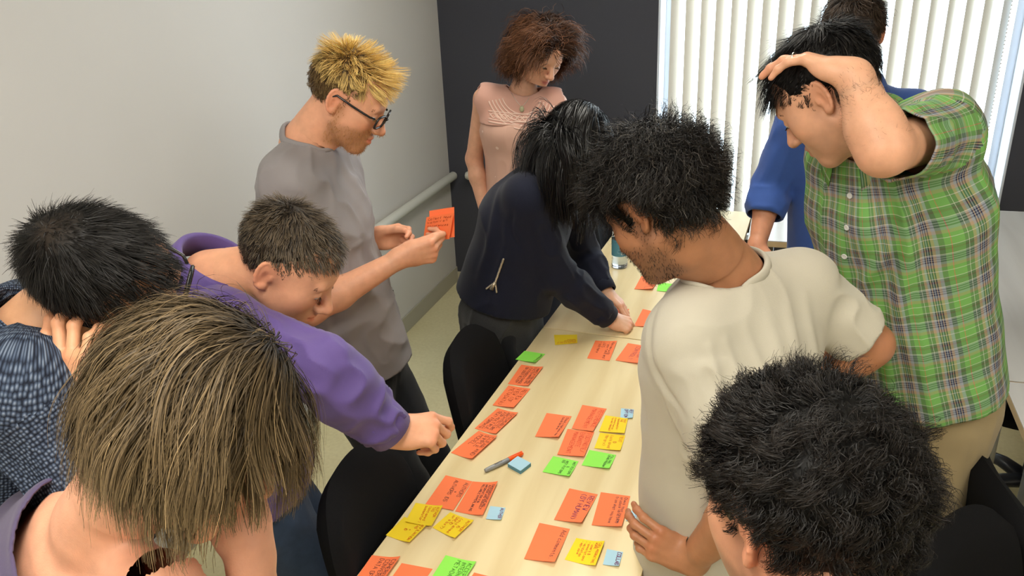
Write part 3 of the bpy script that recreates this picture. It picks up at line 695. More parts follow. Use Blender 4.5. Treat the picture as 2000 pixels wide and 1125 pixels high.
# ------------------------------------------------------------------ head (own frame: x right, y forward, z up, origin between the eyes' height)
CRC = np.array([0, -.015, .030]); CRR = np.array([.077, .098, .086])
def build_head_grid():
    g = Grid((-.105, -.15, -.27), (.105, .14, .135), .0027)
    g.ell(CRC, CRR); g.ell((0, .018, .022), (.068, .071, .07), k=.03); g.ell((0, .028, -.035), (.058, .058, .082), k=.03)
    for s in (-1, 1):
        g.cap((s * .050, .004, -.055), (s * .020, .068, -.102), .019, .018, k=.03)
        g.ell((s * .045, .050, -.020), (.019, .022, .017), k=.035)
    for s in (-1, 1): g.ell((s * .036, .040, -.048), (.026, .036, .036), k=.03)
    g.ell((0, .076, -.103), (.021, .018, .018), k=.02); g.ell((0, .068, -.066), (.032, .028, .03), k=.02)
    g.cap((-.034, .080, .021), (.034, .080, .021), .0115, k=.012)
    for s in (-1, 1): g.ell((s * .032, .103, .001), (.019, .017, .012), k=.012, op='s')
    g.cap((0, .086, .010), (0, .112, -.033), .008, .0125, k=.009); g.ell((0, .112, -.036), (.0125, .012, .010), k=.006)
    for s in (-1, 1):
        g.ell((s * .0135, .101, -.039), (.008, .011, .008), k=.006)
        g.ell((s * .0075, .109, -.047), (.0038, .006, .004), k=.003, op='s')
        g.ell((s * .032, .0785, .000), (.0135, .0135, .0125), k=.003)
        g.cap((s * .0225, .0905, -.0052), (s * .0415, .0885, -.0052), .0030, k=.0015, op='s')
        g.cap((s * .019, .0885, -.0645), (s * .004, .0985, -.0615), .0042, .0058, k=.006); g.cap((s * .017, .0885, -.073), (0, .0965, -.0765), .005, .0068, k=.006)
    g.cap((-.020, .0935, -.0685), (.020, .0935, -.0685), .0016, k=.004, op='s'); g.cap((-.002, .104, -.0685), (.002, .104, -.0685), .0018, k=.004, op='s')
    for s in (-1, 1):
        q = math.radians(26); M = [nrm(r) for r in [[math.cos(q), s * math.sin(q), 0], [-s * math.sin(q), math.cos(q), .18], [0, -.18, 1]]]; M = np.array(M)
        c = np.array([s * .0775, -.016, -.004]); ot = M[0] * s
        g.ell(c, (.0062, .0165, .029), M, k=.006)
        ring = [c + ot * .0035 + M[1] * (.0165 * math.cos(a)) + M[2] * (.030 * math.sin(a)) for a in np.radians(np.arange(35, 262, 22))]
        for p_, q_ in zip(ring, ring[1:]): g.cap(p_, q_, .0036, k=.003)
        g.ell(c + M[2] * -.027 + M[1] * .003 + ot * .001, (.0055, .0085, .009), M, k=.006)
        g.ell(c + ot * .0085 + M[1] * .002 + M[2] * -.004, (.0068, .0088, .015), M, k=.004, op='s')
        g.cap(c + ot * .003 + M[1] * .0135 + M[2] * -.008, c + ot * .003 + M[1] * .0135 + M[2] * .0, .0042, k=.004)
    return g
HEADG = build_head_grid()
def face_colors(V, tone, lips=None, stubble=0.0, stubcol=(.05, .03, .02), red=.35):
    """tone and warmth by place on the face (head frame)"""
    tone = np.array(tone); C = np.repeat(tone[None], len(V), 0)
    def blob(c, r): return np.exp(-(((V - np.array(c)) / np.array(r)) ** 2).sum(1))
    r = np.zeros(len(V))
    for s in (-1, 1):
        r += .8 * blob((s * .046, .07, -.03), (.022, .03, .02)) + .9 * blob((s * .085, -.015, -.004), (.02, .03, .04))
    r += .9 * blob((0, .115, -.036), (.016, .016, .016))
    redc = tone * np.array([1.05, .62, .55]); C = C + (redc - C) * np.clip(r * red, 0, 1)[:, None]
    lp = tone * np.array([.85, .45, .45]) if lips is None else np.array(lips)
    m = np.clip(1.5 * blob((0, .098, -.0685), (.019, .012, .0095)), 0, 1) * (V[:, 1] > .082)
    C = C + (lp - C) * (m * .85)[:, None]
    if stubble:
        z = V[:, 2]; y = V[:, 1]; ax = np.abs(V[:, 0])
        jaw = smooth(-.035, -.06, z + .25 * np.clip(.04 - y, -.05, .04)) * smooth(-.135, -.115, z) * smooth(-.02, .01, y)
        jaw = np.maximum(jaw, smooth(-.06, -.02, -y * 0 + .0) * 0)
        side = np.exp(-((y - .008) / .014) ** 2) * smooth(.055, .065, ax) * smooth(.02, -.02, z) * smooth(-.1, -.08, z)
        mo = blob((0, .1, -.054), (.022, .015, .007)) * (ax > .000)
        st = np.clip(np.maximum(np.maximum(jaw, side), mo * 1.2), 0, 1) * (1 - np.clip(m * 1.5, 0, 1)) * stubble
        C = C + (np.array(stubcol) - C) * st[:, None]
    return C
def frame(fwd, up):
    y = nrm(fwd); z = nrm(np.asarray(up) - y * (np.asarray(up) @ y)); x = np.cross(y, z); return np.stack([x, y, z])    # rows: right, forward, up
def head_mesh(nb_local, rneck):
    g = Grid.__new__(Grid); g.v = HEADG.v; g.lo = HEADG.lo; g.ax = HEADG.ax; g.d = HEADG.d.copy(); g.own = HEADG.own
    a = np.array([0, -.028, -.045]); g.cap(a, nb_local, rneck[0], rneck[1], k=.02)
    dn = nrm(nb_local - a)
    s_ = np.cross(dn, (0, 1, 0)); 
    g.cap(a + np.array([0, .03, -.045]), nb_local + np.array([0, .035, .0]), rneck[0] * .62, rneck[1] * .55, k=.03)
    V, F = g.mesh()
    L = np.linalg.norm(nb_local - a); cutp = min(.62 * L, .14)
    t = (V - a) @ dn
    lowb = (t > cutp) & (V[:, 2] < -.05)
    far = (V[:, 2] < g.lo[2] + .012)
    bad = (lowb | far)[F].all(1) | far[F].any(1)
    V, F = compact(V, F, ~bad)
    return V, F, cutp / L

# ------------------------------------------------------------------ hands
FING = [(-.030, .090, (.043, .026, .021), .0088), (-.0105, .096, (.048, .030, .022), .0090), (.0095, .092, (.044, .028, .021), .0086), (.0275, .082, (.034, .021, .019), .0076)]
def hand_mesh(curl, spread=(-.10, -.02, .05, .14), thumb=(.75, -.25, .35, .35), vox=.0023, forearm=None, wr=(.027, .021)):
    """right hand in its own frame: wrist at origin, fingers +y, back of hand +z, thumb at -x.
    curl: 4 triples of bend angles (degrees); thumb: (sideways angle, drop, bend1, bend2) radians"""
    g = Grid((-.105, -.075, -.105), (.075, .215, .06), vox)
    g.ecap((0, -.01, 0), (0, .03, 0), (1, 0, 0), (wr[0], wr[1]), (.032, .019), k=.02)
    g.ecap((.0, .03, 0), (-.002, .082, -.001), (1, 0, 0), (.034, .018), (.039, .0135), k=.015)
    g.ell((-.022, .032, -.011), (.017, .030, .015), k=.012); g.ell((.024, .035, -.009), (.013, .032, .014), k=.012)
    for (x, y, ls, r), cu, sp in zip(FING, curl, spread):
        p = np.array([x, y - .006, .001]); a = 0
        q = np.array([x * .7, .03, .002]); g.cap(q, p, r * .9, r * 1.12, k=.008)
        for i, (l, c) in enumerate(zip(ls, cu)):
            a += math.radians(c); d = np.array([math.sin(sp) * math.cos(a), math.cos(sp) * math.cos(a), -math.sin(a)])
            n = p + d * l; rr = r * (1.1, .98, .9)[i]
            g.cap(p, n, rr, rr * (.92, .92, .80)[i], k=.0035 if i == 0 else .004)
            g.ell(p + np.array([0, 0, .001]), (rr * 1.06, rr * 1.06, rr * 1.02), k=.003)
            p = n
    al, dr, b1, b2 = thumb
    p = np.array([-.022, .022, -.010]); d = np.array([-math.sin(al), math.cos(al) * math.cos(dr), math.sin(dr)]); d = nrm(d)
    bend = nrm(np.array([.55, .55, -.5]))
    for i, (l, b_, r0, r1) in enumerate(((.044, 0, .0145, .0118), (.032, b1, .0115, .0105), (.027, b2, .0108, .0086))):
        d = nrm(d * math.cos(b_) + bend * math.sin(b_)); n = p + d * l; g.cap(p, n, r0, r1, k=.008 if i == 0 else .004); p = n
    if forearm is not None: g.cap((0, 0, 0), forearm[0], wr[1] * 1.12, forearm[1], k=.02)
    V, F = g.mesh()
    far = np.zeros(len(V), bool)
    for i in range(3): far |= (V[:, i] < g.lo[i] + 2.5 * vox) | (V[:, i] > g.ax[i][-1] - 2.5 * vox)
    V, F = compact(V, F, ~far[F].any(1))
    return V, F
def hand_colors(V, tone):
    tone = np.array(tone); C = np.repeat(tone[None], len(V), 0)
    r = smooth(.10, .19, np.linalg.norm(V - np.array([0, .0, 0]), axis=1)) * .5 + .35 * np.exp(-((V[:, 1] - .09) / .012) ** 2) * (V[:, 2] > 0)
    return C + (tone * np.array([1.06, .72, .66]) - C) * np.clip(r, 0, 1)[:, None]

# ------------------------------------------------------------------ hair
def hairline(phi, kind):
    xs = [0, .45, .85, 1.15, 1.38, 1.62, 1.95, 2.3, 3.15]
    zs = {'m': [.062, .060, .040, .012, -.020, .026, -.004, -.050, -.072], 'side': [.062, .060, .040, .0, -.050, .026, -.004, -.050, -.075], 'f': [.060, .060, .044, .020, -.004, .006, -.020, -.055, -.075]}[kind]
    return np.interp(phi, xs, zs)
def scalp(n, rng, kind, jitter=.004):
    out = np.zeros((0, 3))
    while len(out) < n:
        d = rng.normal(size=(n * 2, 3)); d /= np.linalg.norm(d, axis=1, keepdims=True); p = CRC + d * CRR * 1.01
        ok = p[:, 2] > hairline(np.arctan2(np.abs(p[:, 0]), p[:, 1]), kind) + rng.normal(0, jitter, len(p))
        out = np.concatenate([out, p[ok]])
    return out[:n]
def ellnorm(p): n = (p - CRC) / CRR ** 2; return n / np.linalg.norm(n, axis=-1, keepdims=True)
def hair(name, parent, H, R, scale, spec, seed, mat=None):
    """strands (ribbons) + a thin under-cap; spec: dict(n, seg, len(p,phi), flow(p), lift, grav, stiff, curl, freq, clump, w, c0, c1, kind, thick)"""
    rng = np.random.default_rng(seed); n = spec['n']; S_ = spec.get('seg', 7); kind = spec.get('kind', 'm')
    p0 = scalp(n, rng, kind); phi = np.arctan2(np.abs(p0[:, 0]), p0[:, 1]); L = spec['len'](p0, phi) * rng.uniform(.75, 1.12, n)
    if kind != 'f': L = L * np.where((phi > .95) & (phi < 1.98) & (p0[:, 2] < .036), .34, 1)
    bald = spec.get('bald')
    if bald: L = np.where((np.linalg.norm(p0 - np.array(bald[0]), axis=1) < bald[1] * rng.uniform(.6, 1.2, n)) & (rng.random(n) < .5), .0005, L)
    nr = ellnorm(p0); gl = R @ np.array([0, 0, -1.0])
    fl = spec['flow'](p0, phi); fl = fl - nr * (fl * nr).sum(1, keepdims=True); fl /= np.linalg.norm(fl, axis=1, keepdims=True) + 1e-9
    fl += rng.normal(0, spec.get('mess', .18), fl.shape)
    lift = spec['lift'](p0, phi)[:, None] if callable(spec['lift']) else spec['lift']
    d = nr * lift + fl; d /= np.linalg.norm(d, axis=1, keepdims=True)
    sh_ = rng.random(n) ** .8 * spec.get('thick', .008) * spec.get('shell', .8); ed = np.clip((p0[:, 2] - hairline(phi, kind)) / .03, .05, 1)
    p0 = p0 + nr * (sh_ * ed)[:, None]
    path = [p0.copy()]; p = p0.copy(); st = (L / S_)[:, None]; stiff = spec.get('stiff', .6); grav = spec.get('grav', .3); clear = spec.get('clear', .008)
    balls = spec.get('balls', [])
    loc = [((R @ (np.asarray(c) - H)) / scale, r / scale) for c, r in balls]
    for i in range(S_):
        d = d + gl * grav * (.3 + i / S_) + (fl - d) * (1 - stiff) * .5; d /= np.linalg.norm(d, axis=1, keepdims=True)
        p = p + d * st
        q = (p - CRC) / (CRR + clear * min(1, (i + 1) / 3)); m = np.linalg.norm(q, axis=1); ins = m < 1
        p[ins] = CRC + (p[ins] - CRC) / m[ins][:, None]
        q = (p - np.array([0, .028, -.035])) / np.array([.066, .066, .088]); m = np.linalg.norm(q, axis=1); ins = m < 1
        p[ins] = np.array([0, .028, -.035]) + (p[ins] - np.array([0, .028, -.035])) / m[ins][:, None]
        for c, r in loc:
            v = p - c; m = np.linalg.norm(v, axis=1); ins = m < r; p[ins] = c + v[ins] / m[ins][:, None] * r
        d = p - path[-1]; d /= np.linalg.norm(d, axis=1, keepdims=True) + 1e-9
        path.append(p.copy())
    path = np.stack(path, 1)                                   # n, S+1, 3
    cl = spec.get('clump', 0)
    if cl:
        M_ = max(8, int(n / spec.get('per', 22))); gi = rng.choice(n, M_, False)
        idx = np.argmin(((p0[:, None, :] - p0[gi][None]) ** 2).sum(2), 1) if n * M_ < 8e6 else np.concatenate([np.argmin(((c[:, None, :] - p0[gi][None]) ** 2).sum(2), 1) for c in np.array_split(p0, 12)])
        t = np.linspace(0, 1, S_ + 1)[None, :, None]; path = path + (path[gi][idx] - path) * cl * t ** .8
        ph = rng.uniform(0, 6.28, M_)[idx] + rng.normal(0, .35, n)
    else: ph = rng.uniform(0, 6.28, n)
    cu = spec.get('curl', 0)
    if cu:
        t = np.linspace(0, 1, S_ + 1)[None, :]; a = ph[:, None] + t * L[:, None] * spec.get('freq', 120)
        e1 = np.cross(nr, fl); e1 /= np.linalg.norm(e1, axis=1, keepdims=True) + 1e-9
        amp = cu * np.minimum(1, t * 2.5)
        path = path + (amp * np.cos(a))[:, :, None] * e1[:, None, :] + (amp * np.sin(a))[:, :, None] * nr[:, None, :]
    ck = spec.get('clipz')
    tang = np.gradient(path, axis=1); tang /= np.linalg.norm(tang, axis=2, keepdims=True) + 1e-9
    nn = path - CRC; nn = nn / np.linalg.norm(nn, axis=2, keepdims=True)
    side = np.cross(tang, nn) + rng.normal(0, .25, (n, 1, 3)); side /= np.linalg.norm(side, axis=2, keepdims=True) + 1e-9
    w = spec.get('w', .0011) * np.linspace(1, .3, S_ + 1)[None, :, None] * rng.uniform(.7, 1.3, (n, 1, 1))
    A = path - side * w / 2; B = path + side * w / 2
    V = np.stack([A, B], 2).reshape(-1, 3)                     # n,(S+1),2
    k = (np.arange(n)[:, None] * (S_ + 1) + np.arange(S_)[None]).ravel() * 2
    F = np.stack([k, k + 1, k + 3, k + 2], 1)
    c0, c1 = np.array(spec['c0']), np.array(spec['c1'])
    t = np.linspace(0, 1, S_ + 1)[None, :, None]; br = np.exp(rng.normal(0, spec.get('var', .22), (n, 1, 1)))
    tone = spec['tone'](p0, phi)[:, None, None] if 'tone' in spec else 0.0
    tt = np.clip(t * .8 + tone, 0, 1); C = (c0 * (1 - tt) + c1 * tt) * br
    if 'grey' in spec: C = np.where(rng.random((n, 1, 1)) < spec['grey'], np.array([.085, .076, .066]), C)
    C = np.repeat(C[:, :, None, :], 2, 2).reshape(-1, 3)
    # under-cap
    nu, nv = 56, 34; th = spec.get('thick', .008); cv = []
    for i in range(nv + 1):
        for j in range(nu):
            a = math.pi * i / nv; b_ = 2 * math.pi * j / nu; cv.append((math.sin(a) * math.sin(b_), math.sin(a) * math.cos(b_), math.cos(a)))
    cv = np.array(cv); cp = CRC + cv * CRR; hl = hairline(np.arctan2(np.abs(cp[:, 0]), cp[:, 1]), kind); edge = np.clip((cp[:, 2] - hl) / .03, -.25, 1)
    cvp = CRC + cv * (CRR + (th * .38 * edge * (1 + .35 * vnoise(cv * 9, seed)) + .0008)[:, None])
    ids = np.arange((nv + 1) * nu).reshape(nv + 1, nu); cf = np.stack([ids[:-1], np.roll(ids[:-1], -1, 1), np.roll(ids[1:], -1, 1), ids[1:]], 2).reshape(-1, 4)[:, ::-1]
    okv = edge > -.02; cf = cf[okv[cf].all(1)]
    capc = np.repeat((c0 * spec.get('capdark', .8))[None], len(cvp), 0)
    if bald: q_ = np.exp(-(np.linalg.norm(cvp - np.array(bald[0]), axis=1) / bald[1]) ** 2)[:, None]; capc = capc * (1 - q_) + np.array(bald[2]) * q_
    V = np.concatenate([V, cvp]); F = np.concatenate([F, cf + n * (S_ + 1) * 2]); C = np.concatenate([C, capc])
    W_ = H + (V * scale) @ R
    o = linkmesh(name, npmesh(name, W_, [F], cols=np.clip(C, 0, 1)), mat or M_hair, parent)
    return o
def strands_on(name, parent, H, R, scale, roots, dirs, L, w, col, seed, seg=3):
    """short facial hair (brows, lashes, beard) in the head frame"""
    rng = np.random.default_rng(seed); n = len(roots); p = np.array(roots, float); d = np.array(dirs, float); d /= np.linalg.norm(d, axis=1, keepdims=True)
    path = [p]
    for i in range(seg): d = d + rng.normal(0, .12, d.shape); d /= np.linalg.norm(d, axis=1, keepdims=True); path.append(path[-1] + d * (np.asarray(L) / seg).reshape(-1, 1))
    path = np.stack(path, 1); s = np.cross(d, rng.normal(size=d.shape)); s /= np.linalg.norm(s, axis=1, keepdims=True) + 1e-9
    ww = w * np.linspace(1, .35, seg + 1)[None, :, None]; V = np.stack([path - s[:, None] * ww / 2, path + s[:, None] * ww / 2], 2).reshape(-1, 3)
    k = (np.arange(n)[:, None] * (seg + 1) + np.arange(seg)[None]).ravel() * 2; F = np.stack([k, k + 1, k + 3, k + 2], 1)
    C = np.repeat(np.array(col)[None] * np.exp(rng.normal(0, .2, (n, 1))), (seg + 1) * 2, 0)
    return linkmesh(name, npmesh(name, H + (V * scale) @ R, [F], cols=np.clip(C, 0, 1)), M_hair, parent)
# ------------------------------------------------------------------ bodies and clothes
class Body:
    """joints (world), sizes; makes skin, garments, hair on one person"""
    def __init__(s, name_label, J, fwd, up=(0, 0, 1), hs=1.0, tone=srgb(226, 170, 140), **k):
        s.J = {a: np.asarray(b, float) for a, b in J.items()}; s.H = s.J['H']; s.R = frame(fwd, up); s.hs = hs; s.tone = tone
        s.z = dict(pw=.165, pd=.115, ww=.145, wd=.105, cw=.165, cd=.115, sh=.052, ru=.047, re=.039, rw=.026, nk=(.054, .058)); s.z.update(k.pop('size', {}))
        s.side = nrm(s.J['rsh'] - s.J['lsh']); s.pside = nrm(k.pop('pside', s.side)); s.k = k
        J = s.J; J.setdefault('waist', J['pelvis'] * .6 + J['chest'] * .4)
        s.label = name_label
        s.front = nrm(np.cross(J['nb'] - J['pelvis'], s.side))
    # ---- shared volumes
    def torso(s, g, f, own=1, k=.035, lower=True):
        J, z = s.J, s.z; m = lambda a, b: (z[a] + f, z[b] + f)
        g.ecap(J['pelvis'], J['waist'], s.pside, m('pw', 'pd'), m('ww', 'wd'), k, own)
        g.ecap(J['waist'], J['chest'], s.side, m('ww', 'wd'), m('cw', 'cd'), k, own)
        top = J['nb'] * .55 + J['chest'] * .45
        g.ecap(J['chest'], top, s.side, m('cw', 'cd'), (z['cw'] * .82 + f, z['cd'] * .74 + f), k, own)
        mid = J['nb'] - nrm(J['nb'] - J['chest']) * .035
        for a in ('rsh', 'lsh'):
            q = J[a] + nrm(mid - J[a]) * .01
            g.cap(q, mid, z['sh'] + f, z['sh'] * .95 + f, .045, own)
            g.cap(q, J['chest'] + (q - J['nb']) * .45, z['sh'] * 1.05 + f, .075 + f, .05, own)
        b = s.k.get('bust')
        if b:
            for sg in (-1, 1): g.ell(J['chest'] * .8 + J['nb'] * .2 * 1 + sg * s.side * .075 + s.front * (z['cd'] * .55) - nrm(J['nb'] - J['chest']) * .03, (b + f,) * 3, k=.04, own=own)
    def tail(s, g, f, L=.14):
        """carry a shirt straight down past the hips so that its hem is cut clean"""
        J, z = s.J, s.z; d = nrm(J['pelvis'] - J['waist']); a = J['pelvis'] - d * .04
        g.ecap(a, J['pelvis'] + d * L, s.pside, (z['pw'] + f, z['pd'] + f + .012), (z['pw'] + f, z['pd'] + f + .012), .05, 1)
    def arm(s, g, sd, f, upto=2.0, own=None, f2=None, k=.02, end=True):
        """upto: 0..1 along the upper arm, 1..2 along the forearm"""
        own = own or ((2, 4) if sd == 'r' else (3, 5)); J, z = s.J, s.z; f2 = f if f2 is None else f2; a, b, c = J[sd + 'sh'], J[sd + 'el'], J[sd + 'wr']
        t = min(upto, 1); e = a + (b - a) * t; ru = z['ru'] + f; re = z['re'] + 2e-3 + f + (f2 - f) * t
        if end and upto <= 1: s.ends.append(g.fcap(a, e, ru, ru + (re - ru) * t, .03, own[0]))
        else: g.cap(a, e, ru, ru + (re - ru) * t, .03, own[0])
        if upto > 1:
            t = upto - 1; e = b + (c - b) * t; fm = b + (c - b) * min(.3, t); r1 = re * 1.04 + (z['rw'] + f2 - re * 1.04) * (t - min(.3, t)) / .7
            g.cap(b, fm, re, re * 1.04, k, own[1])
            if end: s.ends.append(g.fcap(fm, e, re * 1.04, r1, k, own[1]))
            else: g.cap(fm, e, re * 1.04, r1, k, own[1])
    # ---- the body itself
    def build(s, stub=0.0, stubcol=(.05, .03, .02), lips=None, hands=None, red=.35, vox=.006, bodytone=None):
        J, z = s.J, s.z; nbl = s.R @ (J['nb'] - s.H) / s.hs
        V, F, fr = head_mesh(nbl, (z['nk'][0] / s.hs, z['nk'][1] / s.hs)); C = face_colors(V, s.tone, lips, stub, stubcol, red)
        Vs = [s.H + (V * s.hs) @ s.R]; Fs = [F]; Cs = [C]; off = len(V)
        a = s.H + (np.array([0, -.028, -.045]) * s.hs) @ s.R; nd = nrm(J['nb'] - a); cutn = a + nd * (np.linalg.norm(J['nb'] - a) * fr - .012)
        pts = np.array(list(J.values())); g = Grid(pts.min(0) - .24, pts.max(0) + .22, vox)
        s.torso(g, -.012)
        for sd, ow in (('r', (2, 4)), ('l', (3, 5))): s.arm(g, sd, 0, own=ow, end=False)
        g.cap(a, J['nb'], z['nk'][0], z['nk'][1] - .004, .03, 1); g.cap(J['nb'], J['nb'] - nd * .02, z['nk'][1] - .010, z['nk'][1] - .012, .03, 1)
        V, F = g.mesh()
        drop = ((V - cutn) @ nd < 0) & (np.linalg.norm(V - cutn, axis=1) < .13)
        HD = {}
        for sd in ('r', 'l'):
            h = (hands or {}).get(sd)
            w = J[sd + 'wr']; d = nrm(w - J[sd + 'el']); HD[sd] = d
            drop |= ((V - (w - d * .03)) @ d > 0) & (np.linalg.norm(V - w, axis=1) < .075)
        own = g.sample(g.own, V)
        V, F, own = compact(V, F, ~drop[F].all(1), own)
        C = np.repeat(np.array(bodytone if bodytone is not None else s.tone)[None], len(V), 0)
        for sd in ('r', 'l'):
            e = J[sd + 'el']; q = np.exp(-(np.linalg.norm(V - e, axis=1) / .045) ** 2)[:, None] * .4; C = C * (1 - q) + C * np.array([1.0, .74, .68]) * q
        Vs.append(V); Fs.append(F + off); Cs.append(C); off += len(V)
        for sd in ('r', 'l'):
            h = dict((hands or {}).get(sd) or {}); w = J[sd + 'wr']
            y = nrm(h.get('dir', HD[sd])); up = nrm(h.get('dorsal', np.cross(y, s.front) + .01)); zz = nrm(up - y * (up @ y)); x = np.cross(y, zz)
            mir = -1 if sd == 'l' else 1; hsz = h.get('scale', 1.0); Rm = np.stack([x * mir, y, zz])
            fa = Rm @ (-HD[sd]) * .07 / hsz
            rw = z['rw']; rback = z['rw'] + (z['re'] * 1.04 - z['rw']) * .07 / max(.08, np.linalg.norm(w - J[sd + 'el']) * .7)
            V, F = hand_mesh(h.get('curl', [(25, 35, 20)] * 4), h.get('spread', (-.10, -.02, .05, .14)), h.get('thumb', (.6, -.3, .3, .3)), forearm=(fa, rback / hsz), wr=(rw * 1.12 / hsz, rw * .88 / hsz), vox=h.get('vox', .0026))
            C = hand_colors(V, s.tone if bodytone is None else bodytone); W_ = w + (V * hsz) @ Rm
            if mir < 0: F = F[:, ::-1]
            t = (W_ - (w - HD[sd] * .042)) @ HD[sd]; bad = (t < 0)[F].all(1)
            W_, F, C = compact(W_, F, ~bad, C)
            Vs.append(W_); Fs.append(F + off); Cs.append(C); off += len(W_)
            s.k.setdefault('handfr', {})[sd] = (w, Rm, hsz)
        o = linkmesh('person', npmesh('person', np.concatenate(Vs), [np.concatenate(Fs)], cols=np.concatenate(Cs)), M_skin)
        prop(o, s.label, 'person'); s.o = o
        return o
    # ---- a garment grown from the same volumes
    def cloth(s, name, mat, fill, rem=(), vox=.006, single=True, pick=None, folds=(), creases=(), uvs=True, thick=.003, parent=None, box_=None, relax=2, post=None):
        J = s.J
        pts = np.array(list(J.values())) if box_ is None else np.array(box_); g = Grid(pts.min(0) - .26, pts.max(0) + .26, vox)
        s.ends = []; fill(g); base = g.d.copy()
        for r in rem: r(g)
        V, F = g.mesh(relax=relax)
        b = g.sample(base, V); inner = b < -1.05 * vox
        own = g.sample(g.own, V); kp = ~inner[F].any(1)
        for p_, d_, r_ in s.ends:
            q_ = V - p_; h_ = q_ @ d_; flat = (np.abs(h_) < .75 * vox) & (np.linalg.norm(q_ - h_[:, None] * d_, axis=1) < r_ - .6 * vox); kp &= ~flat[F].any(1)
        V, F, own = compact(V, F, kp, own)
        if single:                                   # keep the one connected sheet, drop loose crumbs
            lab = np.arange(len(V)); e = np.concatenate([F[:, [i, (i + 1) % 4]] for i in range(4)])
            for _ in range(400):
                m_ = np.minimum(lab[e[:, 0]], lab[e[:, 1]]); l2 = lab.copy(); np.minimum.at(l2, e[:, 0], m_); np.minimum.at(l2, e[:, 1], m_); l2 = l2[l2]; l2 = l2[l2]
                if (l2 == lab).all(): break
                lab = l2
            cnt_ = np.bincount(lab[F[:, 0]]); big = cnt_.argmax()
            if pick is not None: big = max((k_ for k_ in np.flatnonzero(cnt_ > .15 * cnt_.max())), key=lambda k_: (V[lab == k_] @ np.asarray(pick)).mean())
            V, F, own = compact(V, F, lab[F[:, 0]] == big, own)
        # owner frames: origin, axis, front
        fr = {}
        ax = nrm(J['nb'] - J['pelvis']); fr[1] = (J['pelvis'], ax, s.front, .15)
        for sd, (o1, o2) in (('r', (2, 4)), ('l', (3, 5))):
            for o_, a, b_ in ((o1, J[sd + 'sh'], J[sd + 'el']), (o2, J[sd + 'el'], J[sd + 'wr'])):
                d = nrm(b_ - a); fr[o_] = (a, d, nrm(s.front - d * (s.front @ d) + 1e-4), .06)
        for o_, a, b_ in s.k.get('legs', []): fr[o_] = (a, nrm(b_ - a), s.front, .09)
        own = np.where(np.isin(own, list(fr)), own, 1)
        TH = np.zeros((len(V), 2))
        def cyl(o_, Q):
            o0, d, f, rad = fr[o_]; f = nrm(f - d * (f @ d)); r = np.cross(f, d); q = Q - o0; v = q @ d; return np.arctan2(q @ r, q @ f), v, rad
        if folds or creases:
            disp = np.zeros(len(V)); Ws = {}
            for o_ in np.unique(own):
                w = (own == o_).astype(float)[:, None]
                for _ in range(10): w = relaxv(w.repeat(3, 1), F, .7)[:, :1]
                Ws[o_] = w[:, 0]
            tot = sum(Ws.values()) + 1e-6
            for o_, fu, fv, amp, sd_, kind in folds:
                if o_ not in Ws: continue
                th, v, rad = cyl(o_, V); Q = np.stack([np.cos(th) * fu, np.sin(th) * fu, v * fv], 1)
                Q = Q + .5 * np.stack([vnoise(V * 7 + 3, sd_), vnoise(V * 7 + 9, sd_ + 1), vnoise(V * 7 + 31, sd_ + 2)], 1)
                n_ = vnoise(Q, sd_); n_ = (1 - np.abs(n_)) ** 2.2 - .45 if kind == 'r' else n_
                disp += Ws[o_] / tot * amp * n_
            nv_ = vnormals(V, F)
            for a, b_, w, amp, pd in creases:
                pd = nrm(pd); fl = lambda q: q - np.outer(q @ pd, pd) if q.ndim > 1 else q - (q @ pd) * pd
                a = np.asarray(a); ab = fl(np.asarray(b_) - a); q = fl(V - a); t = np.clip(q @ ab / (ab @ ab), 0, 1)
                wob = .012 * np.sin(t * 5 + a[0] * 40); per = nrm(np.cross(ab, pd)); d = np.linalg.norm(q - t[:, None] * ab - wob[:, None] * per, axis=1)
                disp += amp * (np.exp(-(d / w) ** 2) - .5 * np.exp(-(d / (2.2 * w)) ** 2)) * np.sin(np.pi * np.clip(t * .9 + .06, 0, 1)) ** .7 * smooth(.05, .4, nv_ @ pd)
            V = V + vnormals(V, F) * disp[:, None]
        e_ = np.sort(np.concatenate([F[:, [i, (i + 1) % 4]] for i in range(4)]), 1); key_ = e_[:, 0].astype(np.int64) * len(V) + e_[:, 1]
        uq, ct_ = np.unique(key_, return_counts=True); bd = uq[ct_ == 1]; be = np.stack([bd // len(V), bd % len(V)], 1); bc = np.bincount(be.ravel(), minlength=len(V))
        for _ in range(10):                              # smooth the cut edges into clean hems
            acc = np.stack([np.bincount(be[:, 0], V[be[:, 1], k], len(V)) + np.bincount(be[:, 1], V[be[:, 0], k], len(V)) for k in range(3)], 1)
            V = np.where((bc > 1)[:, None], V + .5 * (acc / np.maximum(bc, 1)[:, None] - V), V)
        if post: V, F = post(V, F)
        uv = None
        if uvs:
            fo = own[F[:, 0]]; uv = np.zeros((len(F), 4, 2))
            for o_ in np.unique(fo):
                m = fo == o_; Q = V[F[m]]; sh = Q.shape; th, v, rad = cyl(o_, Q.reshape(-1, 3)); th = th.reshape(sh[:2]); v = v.reshape(sh[:2])
                th = th[:, :1] + (th - th[:, :1] + math.pi) % (2 * math.pi) - math.pi
                uv[m, :, 0] = th * rad + o_ * .37; uv[m, :, 1] = v + o_ * .11
        o = linkmesh(name, npmesh(name, V, [F], uvs=uv), mat, parent or s.o)
        if thick:
            sm = o.modifiers.new('hem', 'SOLIDIFY'); sm.thickness = thick; sm.offset = -1; sm.use_quality_normals = False
        return o
